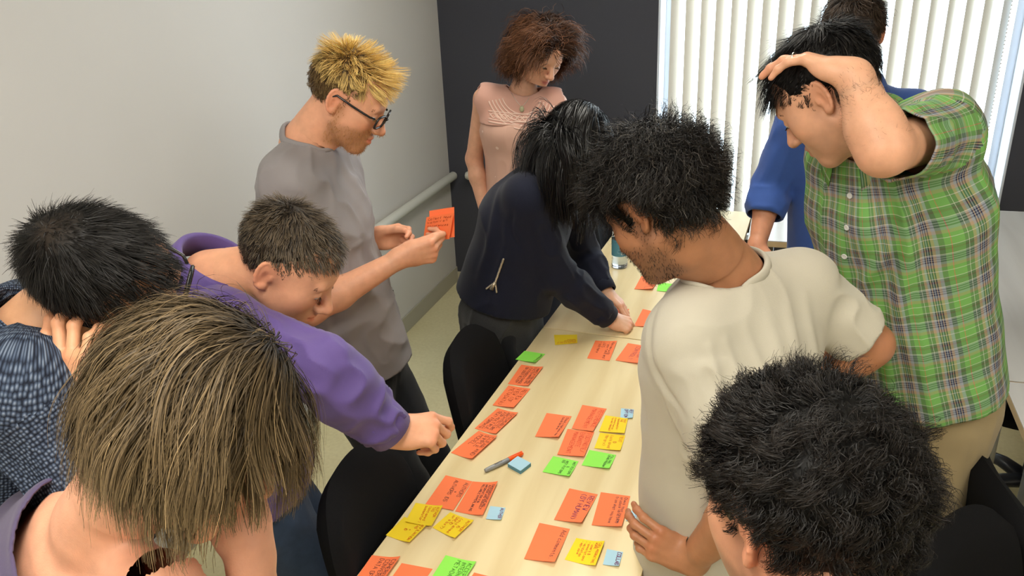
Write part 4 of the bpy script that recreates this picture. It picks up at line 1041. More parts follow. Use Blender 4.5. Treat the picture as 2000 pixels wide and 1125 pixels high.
    def legs(s, mat, shoe_mat, ankles, knees=None, r=(.095, .068, .055), waist=.06, vox=.010, name='trousers', hipw=.088, folds=True, shoes=True, hem=.05):
        """trousers down to the shoes; ankles: world xy pairs for r and l"""
        J = s.J; pel = J['pelvis']; L = []
        for i, (sd, a) in enumerate((('r', ankles[0]), ('l', ankles[1]))):
            hip = pel + s.pside * (hipw if sd == 'r' else -hipw) - np.array([0, 0, .03]); an = np.array([a[0], a[1], .085])
            if knees is not None: kn = np.asarray(knees[i])
            else:
                d = np.linalg.norm(hip - an); l1 = max(.5 * d + .004, .43); off = math.sqrt(max(l1 ** 2 - (d / 2) ** 2, 0)); fl = nrm(np.array([s.front[0], s.front[1], 0])); kn = (hip + an) / 2 + fl * min(off, .16)
            L.append((hip, kn, an))
        s.k['legs'] = [(6, L[0][0], L[0][2]), (7, L[1][0], L[1][2])]
        top = pel + nrm(J['waist'] - pel) * waist
        def fill(g):
            g.ecap(pel - np.array([0, 0, .03]), top, s.pside, (s.z['pw'] + .004, s.z['pd'] + .006), (s.z['pw'] - .012, s.z['pd'] - .006), .03, 1)
            for i, (h, k, a) in enumerate(L): g.cap(h, k, r[0], r[1], .05, 6 + i); g.cap(k, a, r[1], r[2], .03, 6 + i)
        pts = [pel + .0, top] + [p for t in L for p in t]
        ax = nrm(top - pel)
        o = s.cloth(name, mat, fill, [lambda g: halfball(g, top, ax, .26)] + [(lambda a_: (lambda g: halfball(g, np.array([a_[0], a_[1], hem]), (0, 0, -1.0), .16)))(t[2]) for t in L],
                    vox=vox, folds=[(1, 3, 9, .003, 3, 'r'), (6, 2.2, 9, .006, 5, 'r'), (7, 2.2, 9, .006, 6, 'r')] if folds else (), box_=pts, thick=.003)
        if shoes:
            for t in L:
                fl = nrm(np.array([s.front[0], s.front[1], 0])); a = t[2]; g = Grid(np.minimum(a, a + fl * .2) - .1 - np.array([0, 0, .03]), np.maximum(a, a + fl * .2) + .1, .008)
                sd = np.cross(fl, UZ); b0 = np.array([a[0], a[1], .036]) - fl * .045; b1 = np.array([a[0], a[1], .034]) + fl * .165
                g.ecap(b0, b1, sd, (.036, .036), (.043, .032), .02); g.cap(np.array([a[0], a[1], .04]), np.array([a[0], a[1], .12]) - fl * .01, .045, .042, .04)
                sl, p = g.sub(g.lo, g.lo + 1); g.d = np.maximum(g.d, (.004 - g.ax[2])[None, None, :].astype(np.float32))
                V, F = g.mesh(); linkmesh('shoe', npmesh('shoe', V, [F]), shoe_mat, s.o)
        return o
    def hd(s, p): return s.H + (np.asarray(p, float) * s.hs) @ s.R
    # ---- brows and lashes
    def brows(s, col, seed=1, n=90, lash=True):
        rng = np.random.default_rng(seed); R_ = []; D_ = []; L_ = []
        for sg in (-1, 1):
            t = rng.random(n); x = sg * (.012 + .036 * t); z = .0205 + .006 * np.sin(t * 2.4) - .003 * t + rng.normal(0, .0018, n); y = .0925 - .016 * t ** 2
            R_.append(np.stack([x, y, z], 1)); D_.append(np.stack([sg * np.ones(n), -.25 * np.ones(n), .35 - .8 * t], 1)); L_.append(np.full(n, .009))
            if lash:
                t = rng.random(40); x = sg * (.0215 + .021 * t); q = (t - .5) * 2
                R_.append(np.stack([x, .0915 - .004 * q ** 2, -.0045 - .001 * q ** 2], 1)); D_.append(np.stack([sg * .3 * q, np.ones(40), -.6 * np.ones(40)], 1)); L_.append(np.full(40, .006))
        return strands_on('eyebrows', s.o, s.H, s.R, s.hs, np.concatenate(R_), np.concatenate(D_), np.concatenate(L_), .0011, col, seed)
    def eyes(s, iris=srgb(70, 48, 32)):
        for sg in (-1, 1):
            nu, nv = 16, 12; a = np.repeat(np.arange(nv + 1) / nv * math.pi, nu); b_ = np.tile(np.arange(nu) / nu * 2 * math.pi, nv + 1)
            q = np.stack([np.sin(a) * np.cos(b_), np.cos(a), np.sin(a) * np.sin(b_)], 1)
            g_ = nrm(np.array([0, .86, -.5])); ca = q @ g_; C = np.where((ca > .955)[:, None], np.array([.005, .005, .005]), np.where((ca > .86)[:, None], np.array(iris), np.array([.62, .58, .54])))
            ids = np.arange((nv + 1) * nu).reshape(nv + 1, nu); F = np.stack([ids[:-1], ids[1:], np.roll(ids[1:], -1, 1), np.roll(ids[:-1], -1, 1)], 2).reshape(-1, 4)
            V = np.array([sg * .032, .0785, -.0005]) + q * .0127
            linkmesh('eye', npmesh('eye', s.hd(V), [F], cols=C), M_eye, s.o)
    def neckband(s, mat, parent, R_=.0745, lift=0.0, r=.0055):
        J = s.J; a = s.H + (np.array([0, -.028, -.045]) * s.hs) @ s.R; nd = nrm(a - J['nb']); fc = nrm(s.front - nd * (s.front @ nd)); sc_ = np.cross(fc, nd); bm = bmesh.new()
        ct_ = caster(parent); tt = np.linspace(0, 2 * math.pi, 48, endpoint=False); hs_ = []
        for t in tt:
            q = J['nb'] + nd * .13 + R_ * (math.cos(t) * fc + math.sin(t) * sc_); p, n_ = ct_(q, -nd); h_ = (p - J['nb']) @ nd if p is not None else lift
            hs_.append(h_ if -.05 < h_ < .09 else lift)
        hs_ = np.array(hs_)
        for _ in range(6): hs_ = (np.roll(hs_, 1) + 2 * hs_ + np.roll(hs_, -1)) / 4
        tube_mesh(bm, [J['nb'] + nd * (h_ + .002) + R_ * (math.cos(t) * fc + math.sin(t) * sc_) for t, h_ in zip(tt, hs_)], r, 8, closed=True, upv=nd, flat=2.0)
        return bmobj('neckband', bm, mat, parent, smooth=True)
    def beard(s, col, n=1400, L=.006, seed=2, dens=1.0):
        """short whiskers on jaw, lip and sideburn"""
        V, F, _ = head_mesh(s.R @ (s.J['nb'] - s.H) / s.hs, (s.z['nk'][0] / s.hs, s.z['nk'][1] / s.hs)); nr = vnormals(V, F)
        c = face_colors(V, (1, 1, 1), None, 1.0, (0, 0, 0), 0)[:, 0]; w = np.clip(1 - c, 0, 1); w[w < .35] = 0
        rng = np.random.default_rng(seed); i = rng.choice(len(V), n, p=w / w.sum()); d = nr[i] * .6 + np.array([0, .1, -.8])
        return strands_on('beard', s.o, s.H, s.R, s.hs, V[i] + rng.normal(0, .001, (n, 3)), d, np.full(n, L), .0009, col, seed, seg=2)
    def glasses(s, mat, seed=0):
        bm = bmesh.new()
        for sg in (-1, 1):
            pts = []
            for k in range(16):
                a = 2 * math.pi * k / 16; ca, sa = math.cos(a), math.sin(a); e = (abs(ca) ** 4 + abs(sa) ** 4) ** -.25
                x = sg * .033 + .0265 * ca * e; z = -.003 + .017 * sa * e; pts.append(s.hd((x, .108 - .25 * (abs(x) - .01) ** 1 * .6, z)))
            tube_mesh(bm, pts, .0031 * s.hs, 6, closed=True)
            tube_mesh(bm, [s.hd((sg * .060, .092, .006)), s.hd((sg * .070, .082, .006)), s.hd((sg * .080, .03, .010)), s.hd((sg * .083, -.012, .014)), s.hd((sg * .083, -.035, -.006))], .0031 * s.hs, 6)
        tube_mesh(bm, [s.hd((-.008, .112, .002)), s.hd((0, .114, .004)), s.hd((.008, .112, .002))], .0022 * s.hs, 6)
        return bmobj('glasses', bm, mat, s.o, smooth=True)
M_eye = hairmat('eye_surface', .12, .6)
from mathutils.bvhtree import BVHTree
def caster(o):
    """nearest hit on a garment's surface along a ray"""
    me = o.data; t = BVHTree.FromPolygons([v.co for v in me.vertices], [tuple(p.vertices) for p in me.polygons])
    def f(p, d, lift=.0):
        h = t.ray_cast(Vector(p), Vector(nrm(d)))
        return (np.array(h[0]) + np.array(h[1]) * (lift if h[1].dot(Vector(d)) < 0 else -lift), np.array(h[1]) * (1 if h[1].dot(Vector(d)) < 0 else -1)) if h[0] is not None else (None, None)
    return f
def photo_hit(cast, u, v, lift=.0): return cast(CAMP, ray(u, v), lift)
def halfball(g, p, n, R):
    """cut away the part of a ball of radius R that lies past the plane (p, n)"""
    p = np.asarray(p, float); n = nrm(n)
    def fn(x, y, z):
        X, Y, Z = x - p[0], y - p[1], z - p[2]
        return np.maximum(-(X * n[0] + Y * n[1] + Z * n[2]), np.sqrt(X * X + Y * Y + Z * Z) - R)
    g.add(fn, p - R, p + R, k=1e-5, op='s')
def collar(b, mat, R_=.066, tilt=None, seed=0, stand=.030, fall=.048, gap=.35, parent=None, lift=0.0):
    """folded shirt collar round the neck, open at the front"""
    J = b.J; a = b.H + (np.array([0, -.028, -.045]) * b.hs) @ b.R; n = nrm(a - J['nb']) * .75 + nrm(J['nb'] - J['pelvis']) * .45; n = nrm(n) if tilt is None else nrm(tilt)
    f = nrm(b.front - n * (b.front @ n)); r = np.cross(f, n); c = J['nb'] + n * lift; V = []; nu = 40
    prof = [(0, -.012), (0, stand * .5), (.001, stand), (.006, stand + .004), (.012, stand), (.020, stand - fall * .5), (.030, stand - fall)]
    for i in range(nu + 1):
        t = gap + (2 * math.pi - 2 * gap) * i / nu; e = abs(i / nu * 2 - 1) ** 4
        for q, h in prof:
            fo = q > .011; rr = R_ + q * (1 + .5 * e); hh = h - (.022 * e * (q / .03) if fo else 0) - .012 * e
            V.append(c + (math.cos(t) * f * 1.08 + math.sin(t) * r) * rr + n * hh)
    m = len(prof); F = [(i * m + j, i * m + j + 1, (i + 1) * m + j + 1, (i + 1) * m + j) for i in range(nu) for j in range(m - 1)]
    uv = [(V[k][0] * 0 + (k // m) / nu * .45, (k % m) * .012) for fc in F for k in fc]
    o = linkmesh('collar', npmesh('collar', np.array(V), [F], uvs=uv), mat, parent)
    sm = o.modifiers.new('thick', 'SOLIDIFY'); sm.thickness = .002; sm.offset = 0
    return o
def buttons(shirt, pts, nrms, mat, r=.0055):
    for p, n in zip(pts, nrms):
        bm = bmesh.new(); n = Vector(nrm(n)); M_ = Matrix.Translation(Vector(p)) @ n.to_track_quat('Z', 'Y').to_matrix().to_4x4()
        lathe_mesh(bm, [(r * .7, 0), (r, .001), (r, .0022), (r * .8, .003), (r * .5, .0022)], 12, M_); bmobj('button', bm, mat, shirt, smooth=False)
def cuts(g, kind, *a): pass
# ------------------------------------------------------------------ cloth materials
def fabric(name, col, rough=.85, weave=900, bump=.25, mottle=.06, mscale=12, sheen=.15):
    m = simple(name, col, rough, noise=mottle, nscale=mscale, bump=bump, bscale=weave); b = m.node_tree.nodes['Principled BSDF']
    b.inputs['Sheen Weight'].default_value = sheen; b.inputs['Specular IOR Level'].default_value = .25; return m
F_grey = fabric('grey_jersey', srgb(140, 135, 137)); F_cream = fabric('cream_jersey', srgb(190, 184, 168), mottle=.04)
F_navy = fabric('navy_fleece', srgb(20, 24, 42), weave=700, bump=.5, sheen=.08); F_blue = fabric('blue_shirt_cotton', srgb(54, 86, 158), mottle=.10, mscale=50, rough=.7)
F_purple = fabric('purple_shirt_cotton', srgb(92, 74, 134), rough=.6); F_black = fabric('black_trouser_cloth', (.010, .011, .014)); F_denim = fabric('blue_denim', srgb(52, 68, 92), mottle=.25, mscale=60)
F_khaki = fabric('khaki_cotton', srgb(158, 140, 104)); F_violet = fabric('dusty_purple_jersey', srgb(84, 74, 104)); F_dkjean = fabric('dark_denim', srgb(30, 34, 46))
F_shoe = simple('shoe_leather', (.02, .018, .016), .45)
M_btn = simple('shirt_button', srgb(214, 214, 210), .3)
def uvmat(name):
    m, nt, b = newmat(name); uv = N(nt, 'ShaderNodeUVMap'); sp = N(nt, 'ShaderNodeSeparateXYZ'); nt.links.new(uv.outputs[0], sp.inputs[0])
    b.inputs['Roughness'].default_value = .75; b.inputs['Specular IOR Level'].default_value = .25
    return m, nt, b, sp
def bands(nt, coord, period, stops, off=0.0):
    """repeat colours along a coordinate: stops = [(pos 0..1, colour)]"""
    a = N(nt, 'ShaderNodeMath', operation='MULTIPLY_ADD'); a.inputs[1].default_value = 1 / period; a.inputs[2].default_value = off
    f = N(nt, 'ShaderNodeMath', operation='FRACT'); cr = N(nt, 'ShaderNodeValToRGB'); cr.color_ramp.interpolation = 'CONSTANT'
    nt.links.new(coord, a.inputs[0]); nt.links.new(a.outputs[0], f.inputs[0]); nt.links.new(f.outputs[0], cr.inputs[0])
    e = cr.color_ramp.elements; e[0].position = 0; e[0].color = (*stops[0][1], 1); e[1].position = stops[1][0]; e[1].color = (*stops[1][1], 1)
    for p, c in stops[2:]:
        x = e.new(p); x.color = (*c, 1)
    return cr.outputs[0]
# plaid: vertical and horizontal stripe sets mixed like warp and weft
m, nt, b, sp = uvmat('green_plaid_cotton'); F_plaid = m
G1, G2, GY, NV, BR, WH, TN, RD = srgb(112, 172, 84), srgb(88, 120, 78), srgb(150, 158, 168), srgb(30, 34, 72), srgb(98, 78, 62), srgb(226, 226, 214), srgb(176, 152, 122), srgb(196, 106, 80)
warp = [(0, G1), (.15, RD), (.165, G1), (.27, G2), (.37, GY), (.44, TN), (.50, NV), (.525, TN), (.545, NV), (.575, GY), (.595, NV), (.625, TN), (.645, NV), (.67, GY), (.72, TN), (.78, G2), (.86, WH), (.87, G2), (.93, G1)]
weft = [(0, G1), (.12, WH), (.14, G1), (.25, TN), (.34, GY), (.42, NV), (.46, GY), (.49, NV), (.525, GY), (.555, NV), (.59, GY), (.64, WH), (.66, G2), (.78, BR), (.84, G2), (.90, WH), (.92, G1)]
cw_ = bands(nt, sp.outputs[0], .080, warp); cf_ = bands(nt, sp.outputs[1], .080, weft, .3)
mx = N(nt, 'ShaderNodeMix', data_type='RGBA'); mx.inputs[0].default_value = .40; nt.links.new(cw_, mx.inputs[6]); nt.links.new(cf_, mx.inputs[7])
hs = N(nt, 'ShaderNodeHueSaturation'); hs.inputs['Saturation'].default_value = .95; hs.inputs['Value'].default_value = 1.0
nt.links.new(mx.outputs[2], hs.inputs['Color']); nt.links.new(hs.outputs[0], b.inputs['Base Color'])
# pink top: plain satin body, corded yoke painted by height on the body, dots woven in
m, nt, b, sp = uvmat('pink_blouse'); F_pink = m
vr = N(nt, 'ShaderNodeTexVoronoi'); vr.inputs['Scale'].default_value = 17; uvn = [n_ for n_ in nt.nodes if n_.type == 'UVMAP'][0]; nt.links.new(uvn.outputs[0], vr.inputs['Vector']); vr.inputs['Randomness'].default_value = .55
lt = N(nt, 'ShaderNodeMath', operation='LESS_THAN'); lt.inputs[1].default_value = .11; nt.links.new(vr.outputs['Distance'], lt.inputs[0])
mx = N(nt, 'ShaderNodeMix', data_type='RGBA'); mx.inputs[6].default_value = (*srgb(214, 172, 154), 1); mx.inputs[7].default_value = (*srgb(238, 210, 196), 1); nt.links.new(lt.outputs[0], mx.inputs[0]); nt.links.new(mx.outputs[2], b.inputs['Base Color']); b.inputs['Roughness'].default_value = .55
F_yoke = fabric('pink_cord_yoke', srgb(208, 160, 144), rough=.6); F_cord = fabric('pink_cording', srgb(234, 200, 184), rough=.5)
# knit: small blue-grey V stitches
m, nt, b, sp = uvmat('blue_grey_knit'); F_knit = m
uvn = [n_ for n_ in nt.nodes if n_.type == 'UVMAP'][0]; mp = N(nt, 'ShaderNodeMapping'); mp.inputs['Scale'].default_value = (230, 165, 1)
br = N(nt, 'ShaderNodeTexVoronoi', feature='F1'); br.inputs['Scale'].default_value = 1.0; br.inputs['Randomness'].default_value = .35
nt.links.new(uvn.outputs[0], mp.inputs[0]); nt.links.new(mp.outputs[0], br.inputs['Vector'])
cr = N(nt, 'ShaderNodeValToRGB'); e = cr.color_ramp.elements; e[0].position = .15; e[0].color = (*srgb(112, 124, 142), 1); e[1].position = .62; e[1].color = (*srgb(26, 32, 46), 1)
x = e.new(.38); x.color = (*srgb(62, 74, 94), 1)
nt.links.new(br.outputs['Distance'], cr.inputs[0]); nt.links.new(cr.outputs[0], b.inputs['Base Color']); b.inputs['Roughness'].default_value = .9
bp = N(nt, 'ShaderNodeBump'); bp.invert = True; bp.inputs['Strength'].default_value = .9; bp.inputs['Distance'].default_value = .004; nt.links.new(br.outputs['Distance'], bp.inputs['Height']); nt.links.new(bp.outputs[0], b.inputs['Normal'])
# grey tweed skirt
F_skirt = fabric('charcoal_tweed', srgb(52, 53, 55), weave=260, bump=.6, mottle=.35, mscale=320)

def radial(p, phi): return np.stack([p[:, 0] * 1.0, p[:, 1] * 0 + 0, p[:, 2] * 0], 1)
def from_crown(c, fwd=0.0):
    def fn(p, phi):
        v = p - np.array(c); v[:, 1] += fwd; return v
    return fn
def neckcut(b, R_=.064, rise=.14, back=.0):
    a = b.H + (np.array([0, -.028, -.045]) * b.hs) @ b.R; n = nrm(a - b.J['nb']); p0 = b.J['nb'] + n * back - n * .02; p1 = b.J['nb'] + n * rise
    return lambda g: g.cap(p0, p1, R_, R_ * 1.15, k=.004, op='s')
def sleeve_rem(b, sd, t, R_=.13, tilt=None):
    J = b.J
    if t <= 1: a, e = J[sd + 'sh'], J[sd + 'el']
    else: a, e = J[sd + 'el'], J[sd + 'wr']; t -= 1
    d = nrm(e - a); p = a + (e - a) * t
    return lambda g: halfball(g, p, d if tilt is None else tilt, R_)
def hem_rem(b, p, R_=.3, n=None):
    d = nrm(b.J['pelvis'] - b.J['waist']) if n is None else n
    return lambda g: halfball(g, p, d, R_)
def ring_(b, name, mat, sd, t, r, w=.011, parent=None):
    pass

# =================================================================== 1 blond man in grey T-shirt holding cards
b = Body('person in a grey T-shirt and black glasses with spiky blond hair, reading orange cards', dict(
    H=P(682, 190, 2.18), nb=P(592, 283, 2.20), chest=P(612, 420, 2.21), pelvis=P(700, 700, 2.25), rsh=P(556, 366, 2.07), lsh=P(660, 335, 2.37),
    rel=P(604, 606, 2.03), rwr=P(786, 502, 2.13), lel=P(668, 545, 2.42), lwr=P(728, 464, 2.33)),
    D(.93, -.14, -.62), UZ + .08 * LV, 1.0, srgb(224, 164, 132), size=dict(cw=.175, cd=.125, ww=.16, wd=.12, nk=(.056, .062)))
hd_r = dict(dir=D(1, .1, .12), dorsal=D(.10, -.9, -.25), curl=[(48, 62, 40), (58, 66, 40), (66, 70, 40), (72, 70, 40)], thumb=(.15, -.15, .1, .35), spread=(-.02, 0, .02, .04))
hd_l = dict(dir=D(1, -.12, .05), dorsal=D(.1, .9, .15), curl=[(35, 40, 25), (42, 45, 30), (50, 50, 30), (55, 50, 30)], thumb=(.30, -.35, .1, .2))
b.build(stub=.55, stubcol=srgb(150, 106, 62), hands=dict(r=hd_r, l=hd_l), red=.45)
f = lambda g: (b.torso(g, .010), b.arm(g, 'r', .014, .72), b.arm(g, 'l', .014, .72), b.tail(g, .010), g.cap(b.J['chest'], b.J['pelvis'] + b.front * .02, .12, .135, .05, 1))
J = b.J; hem = J['pelvis'] + nrm(J['pelvis'] - J['waist']) * .02
b.cloth('t_shirt', F_grey, f, [neckcut(b, .063, back=.004), hem_rem(b, hem)], folds=[(1, 1.5, 8, .013, 1, 'r'), (1, 3, 5, .009, 2, 'n'), (1, 2.5, 14, .008, 21, 'r'), (2, 1.5, 15, .010, 3, 'r'), (3, 1.5, 13, .008, 4, 'r')],
        creases=[(J['rsh'] + b.front * .06, J['chest'] - .2 * UZ + b.front * .1, .014, .014, b.side), (J['rsh'] - .1 * UZ + b.front * .05, J['waist'] + b.front * .08, .014, .014, b.side), (J['rsh'] - .05 * UZ - b.front * .08, J['waist'] - b.front * .03, .014, .010, b.side)])
b.neckband(F_grey, b.o.children[-1], .068, .008)
b.legs(F_black, F_shoe, [(J['pelvis'] + b.side * .1)[:2], (J['pelvis'] - b.side * .1)[:2]])
def ln(p, phi): return np.where(p[:, 2] > .085, .048, np.where(p[:, 2] > .05, .034, .013)) * np.where((p[:, 1] > .03) & (p[:, 2] > .05), 1.35, 1)
hair('hair', b.o, b.H, b.R, 1.0, dict(n=8500, len=ln, flow=from_crown((0, -.06, .12)), lift=lambda p, f_: np.where(p[:, 2] > .075, 1.3, .35) + np.where(f_ < .75, .7, 0), grav=-.05, stiff=.9, mess=.30, clump=.55, per=26, w=.0016, clear=.003, thick=.010,
     c0=srgb(96, 74, 44), c1=srgb(232, 198, 124), tone=lambda p, f_: np.clip((p[:, 2] - .055) / .05 + .25 * (f_ < 1), -.6, .7), kind='side', capdark=.9), 1)
b.eyes(); b.brows(srgb(130, 92, 52), 1); b.beard(srgb(168, 118, 66), 1500, .005, 2)
M_frame = simple('black_acetate', (.012, .012, .013), .25); b.glasses(M_frame)
def cards(c, up, right, w, h, label, ink, lines, n):
    up = nrm(up); right = nrm(right); nn = np.cross(right, up)
    surf = lambda s, t: right * (s - .5) * w + up * (t - .5) * h + nn * .012 * (s - .5) ** 2
    V = []; F = []
    for k in (0, 1):
        for i in range(9):
            for j in range(5): V.append(surf(i / 8, j / 4) - nn * .0006 * k)
    for i in range(8):
        for j in range(4):
            a = i * 5 + j; F += [(a, a + 5, a + 6, a + 1), (a + 45, a + 46, a + 51, a + 50)]
    o = linkmesh('sticky_note', npmesh('card', V, [F]), M_note['orange']); o.location = c; prop(o, label, 'note', 'orange cards held up in two hands')
    if lines:
        V, F = ink_geo(surf, lines, .0014, .2, np.random.default_rng(9)); V = [v + nn * .0008 for v in V]; linkmesh('handwriting', npmesh('handwriting', V, [F], smooth=False), INK['maroon'], o)
cards(P(856, 445, 2.19), D(.22, -.1, .97), D(.95, -.35, .22), .085, .080, 'orange card in front, held between both hands of the blond man', 'maroon', ['Collect feed', 'history all', 'references'], 0)
cards(P(864, 437, 2.20), D(.05, .1, 1), D(.96, -.30, .20), .076, .085, 'orange card behind the front one, corner sticking up in the blond man hands', 'maroon', None, 1)

# =================================================================== 2 woman in pink sleeveless top
b = Body('person in a pale pink sleeveless blouse with curly brown hair, standing by the dark wall', dict(
    H=P(1056, 103, 3.38), nb=P(1021, 176, 3.42), chest=P(1016, 255, 3.42), pelvis=P(1018, 470, 3.44), rsh=P(944, 193, 3.42), lsh=P(1088, 203, 3.42),
    rel=P(926, 310, 3.47), rwr=P(950, 425, 3.38), lel=P(1102, 330, 3.48), lwr=P(1090, 430, 3.36)),
    D(.44, -.72, -.56), UZ + .14 * LV, .98, srgb(222, 168, 138), pside=-LV, size=dict(cw=.14, cd=.10, ww=.125, wd=.095, pw=.165, pd=.12, sh=.040, ru=.039, re=.033, rw=.023, nk=(.046, .052)), bust=.062)
b.build(hands=dict(r=dict(dir=D(.2, -.1, -1), dorsal=D(-.9, -.2, 0)), l=dict(dir=D(-.1, -.1, -1), dorsal=D(.9, -.2, 0))), lips=srgb(176, 84, 82), vox=.006, red=.25)
J = b.J; f = lambda g: (b.torso(g, .008), b.tail(g, .008), g.cap(J['chest'], J['pelvis'], .115, .15, .05, 1))
hem = J['pelvis'] - .02 * UZ
def armhole(sd): 
    q = J[sd + 'sh']; s_ = b.side * (1 if sd == 'r' else -1)
    return lambda g: g.cap(q + s_ * .030 + UZ * .02, q + s_ * .028 - UZ * .09, .043, .042, k=.004, op='s')
rems = [neckcut(b, .066, back=-.016), armhole('r'), armhole('l'), hem_rem(b, hem)]
yl = J['chest'] + UZ * .045
top = b.cloth('blouse', F_pink, f, rems + [lambda g: halfball(g, yl + UZ * .006, (0, 0, 1), .4)], folds=[(1, 2.6, 1.6, .006, 1, 'r')], vox=.005)
# corded yoke: an overlay of the same surface above the bust line, with raised cords
yl = J['chest'] + UZ * .045
for pk_ in (-b.front, b.front): yo = b.cloth('yoke', F_yoke, lambda g: b.torso(g, .013), rems[:3] + [lambda g: halfball(g, yl, (0, 0, -1), .4)], vox=.0045, uvs=False, parent=top, pick=pk_)
ct = caster(yo); ctb = caster(top); cdir = nrm(np.array([J['chest'][0], J['chest'][1], 0]) - np.array([0, 0, 0]))
def onbody(x, z, lift=.001):
    c = J['chest'] * .5 + J['nb'] * .5; q = np.array([c[0], c[1], z]) + b.side * x + b.front * .5
    p, n = ct(q, -b.front, lift)
    if p is None: p, n = ctb(q, -b.front, lift)
    return p
def cord(xs, zs, r):
    pts = [p for p in (onbody(x, z) for x, z in zip(xs, zs)) if p is not None]
    if len(pts) > 2: tube_mesh(bm, pts, r, 6)
bm = bmesh.new(); zc = J['chest'][2]; zn = J['nb'][2]
for k in range(5):
    rr = .072 + .013 * k; a = np.linspace(-1.3, 1.3, 33); cord(rr * np.sin(a) * 1.1, zn - .005 - rr * np.cos(a), .0032)
xs = np.linspace(-.135, .135, 30)
for z in (.050, .060, .088): cord(xs, 0 * xs + zc + z, .0030)
xs = np.linspace(-.130, .130, 90)
for ph in (0, math.pi): cord(xs, zc + .074 + .008 * np.sin(xs * 150 + ph), .0026)
for sg in ():
    for k in range(4): cord(sg * np.linspace(.125 - .004 * k, .088 + .009 * k, 10), np.linspace(zc + .096, zn - .01, 10), .003)
    for k in range(3): cord(sg * np.linspace(.045, .100, 8), np.linspace(zc + .098 + .011 * k, zc + .112 + .022 * k, 8), .003)
cd = bmobj('cording', bm, F_cord, yo, smooth=True)
b.legs(F_dkjean, F_shoe, [(J['pelvis'] + b.pside * .09)[:2], (J['pelvis'] - b.pside * .09)[:2]])
hair('hair', b.o, b.H, b.R, .98, dict(n=8500, seg=10, len=lambda p, f_: np.where(f_ < .75, .15, .165), flow=lambda p, f_: np.stack([np.sign(p[:, 0]) * (.8 + .8 * (f_ < .9)), -.1 - 1.2 * (f_ < .9), -.4 + 0 * f_], 1), lift=.55, grav=.30, stiff=.6, curl=.009, freq=80, clump=.55, per=30, w=.0024, clear=.020, thick=.026, mess=.3,
     c0=srgb(40, 24, 15), c1=srgb(112, 72, 46), kind='f', var=.3), 2)
b.eyes(); b.brows(srgb(60, 36, 24), 3)
# pendant on a fine chain
pp_ = onbody(.0, zc + .108, .004); bm = bmesh.new()
lathe_mesh(bm, [(.004, -.001), (.0085, 0), (.0095, .002), (.006, .0045), (.002, .005)], 16, Matrix.Translation(Vector(pp_)) @ Vector(tuple(b.front)).to_track_quat('Z', 'Y').to_matrix().to_4x4() @ Matrix.Diagonal((1, 1.35, 1, 1)))
pd_ = bmobj('pendant', bm, simple('pale_green_stone', srgb(186, 186, 150), .3), b.o, smooth=True)
ch = []
for t in np.linspace(-1, 1, 15):
    q = onbody(.055 * t, zc + .118 + .07 * abs(t) ** 1.3, .002)
    if q is not None: ch.append(q)
if len(ch) > 3: tube('chain', ch, .0009, simple('chain_silver', (.7, .68, .6), .3, 1), pd_, n=5)

# =================================================================== 3 woman in navy sweater
b = Body('person in a navy sweater with long black hair, bending over to place a note', dict(
    H=P(1128, 272, 2.66), nb=P(1066, 345, 2.67), chest=P(1026, 430, 2.67), pelvis=P(978, 600, 2.68), rsh=P(1026, 392, 2.54), lsh=P(1100, 370, 2.80),
    rel=P(1096, 540, 2.56), rwr=onz(1188, 620, .795), lel=P(1142, 500, 2.86), lwr=onz(1180, 566, .83)),
    D(.80, .32, -.62), UZ, .95, srgb(224, 176, 146), size=dict(cw=.145, cd=.11, ww=.14, wd=.11, pw=.160, pd=.115, sh=.048, ru=.042, re=.036, rw=.024, nk=(.045, .052)))
b.build(hands=dict(r=dict(dir=D(.85, .0, -.42), dorsal=D(.35, -.4, .8), curl=[(40, 50, 35), (55, 60, 40), (60, 60, 40), (62, 60, 40)], scale=.92), l=dict(dir=D(.6, -.3, -.5), dorsal=D(.6, -.1, .7), curl=[(20, 25, 15)] * 4, scale=.92)))
J = b.J; f = lambda g: (b.torso(g, .022), b.arm(g, 'r', .020, 1.93, f2=.020), b.arm(g, 'l', .020, 1.93, f2=.020), g.cap(J['chest'], J['pelvis'] * .7 + J['waist'] * .3, .14, .165, .06, 1))
hem = J['pelvis'] * .70 + J['waist'] * .30
sw = b.cloth('sweater', F_navy, f, [neckcut(b, .062), hem_rem(b, hem, .26)], folds=[(1, 1.4, 6, .008, 1, 'r'), (2, 1.4, 9, .009, 3, 'r'), (3, 1.4, 9, .008, 4, 'r'), (4, 1.6, 12, .009, 5, 'r'), (5, 1.6, 12, .008, 6, 'r')], vox=.0062,
        creases=[(J['rsh'] - .02 * b.front - .03 * UZ, J['rsh'] * .35 + J['rel'] * .65 - b.front * .07, .011, -.010, b.side), (J['rsh'] - b.front * .09, J['waist'] - b.front * .02, .016, .012, b.side), (J['rsh'] - b.front * .05 - .1 * UZ, J['pelvis'] * .4 + J['waist'] * .6 + b.front * .05, .014, .012, b.side)])
for sd in 'rl':     # ribbed cuffs
    d = nrm(J[sd + 'wr'] - J[sd + 'el']); p = J[sd + 'el'] + (J[sd + 'wr'] - J[sd + 'el']) * .90
    tube('cuff', [p - d * .028, p - d * .026, p, p + d * .026, p + d * .028], [.040, .0455, .0455, .043, .036], F_navy, sw, n=20, caps=False)
ax = nrm(J['pelvis'] - J['waist'])
M_zip = simple('zip_brass', srgb(190, 180, 160), .35, .8)
csw = caster(sw)
def side_pt(u, v, lift=.002):
    p, n = photo_hit(csw, u, v, lift); return p if p is not None else P(u, v, 2.49)
bm = bmesh.new()
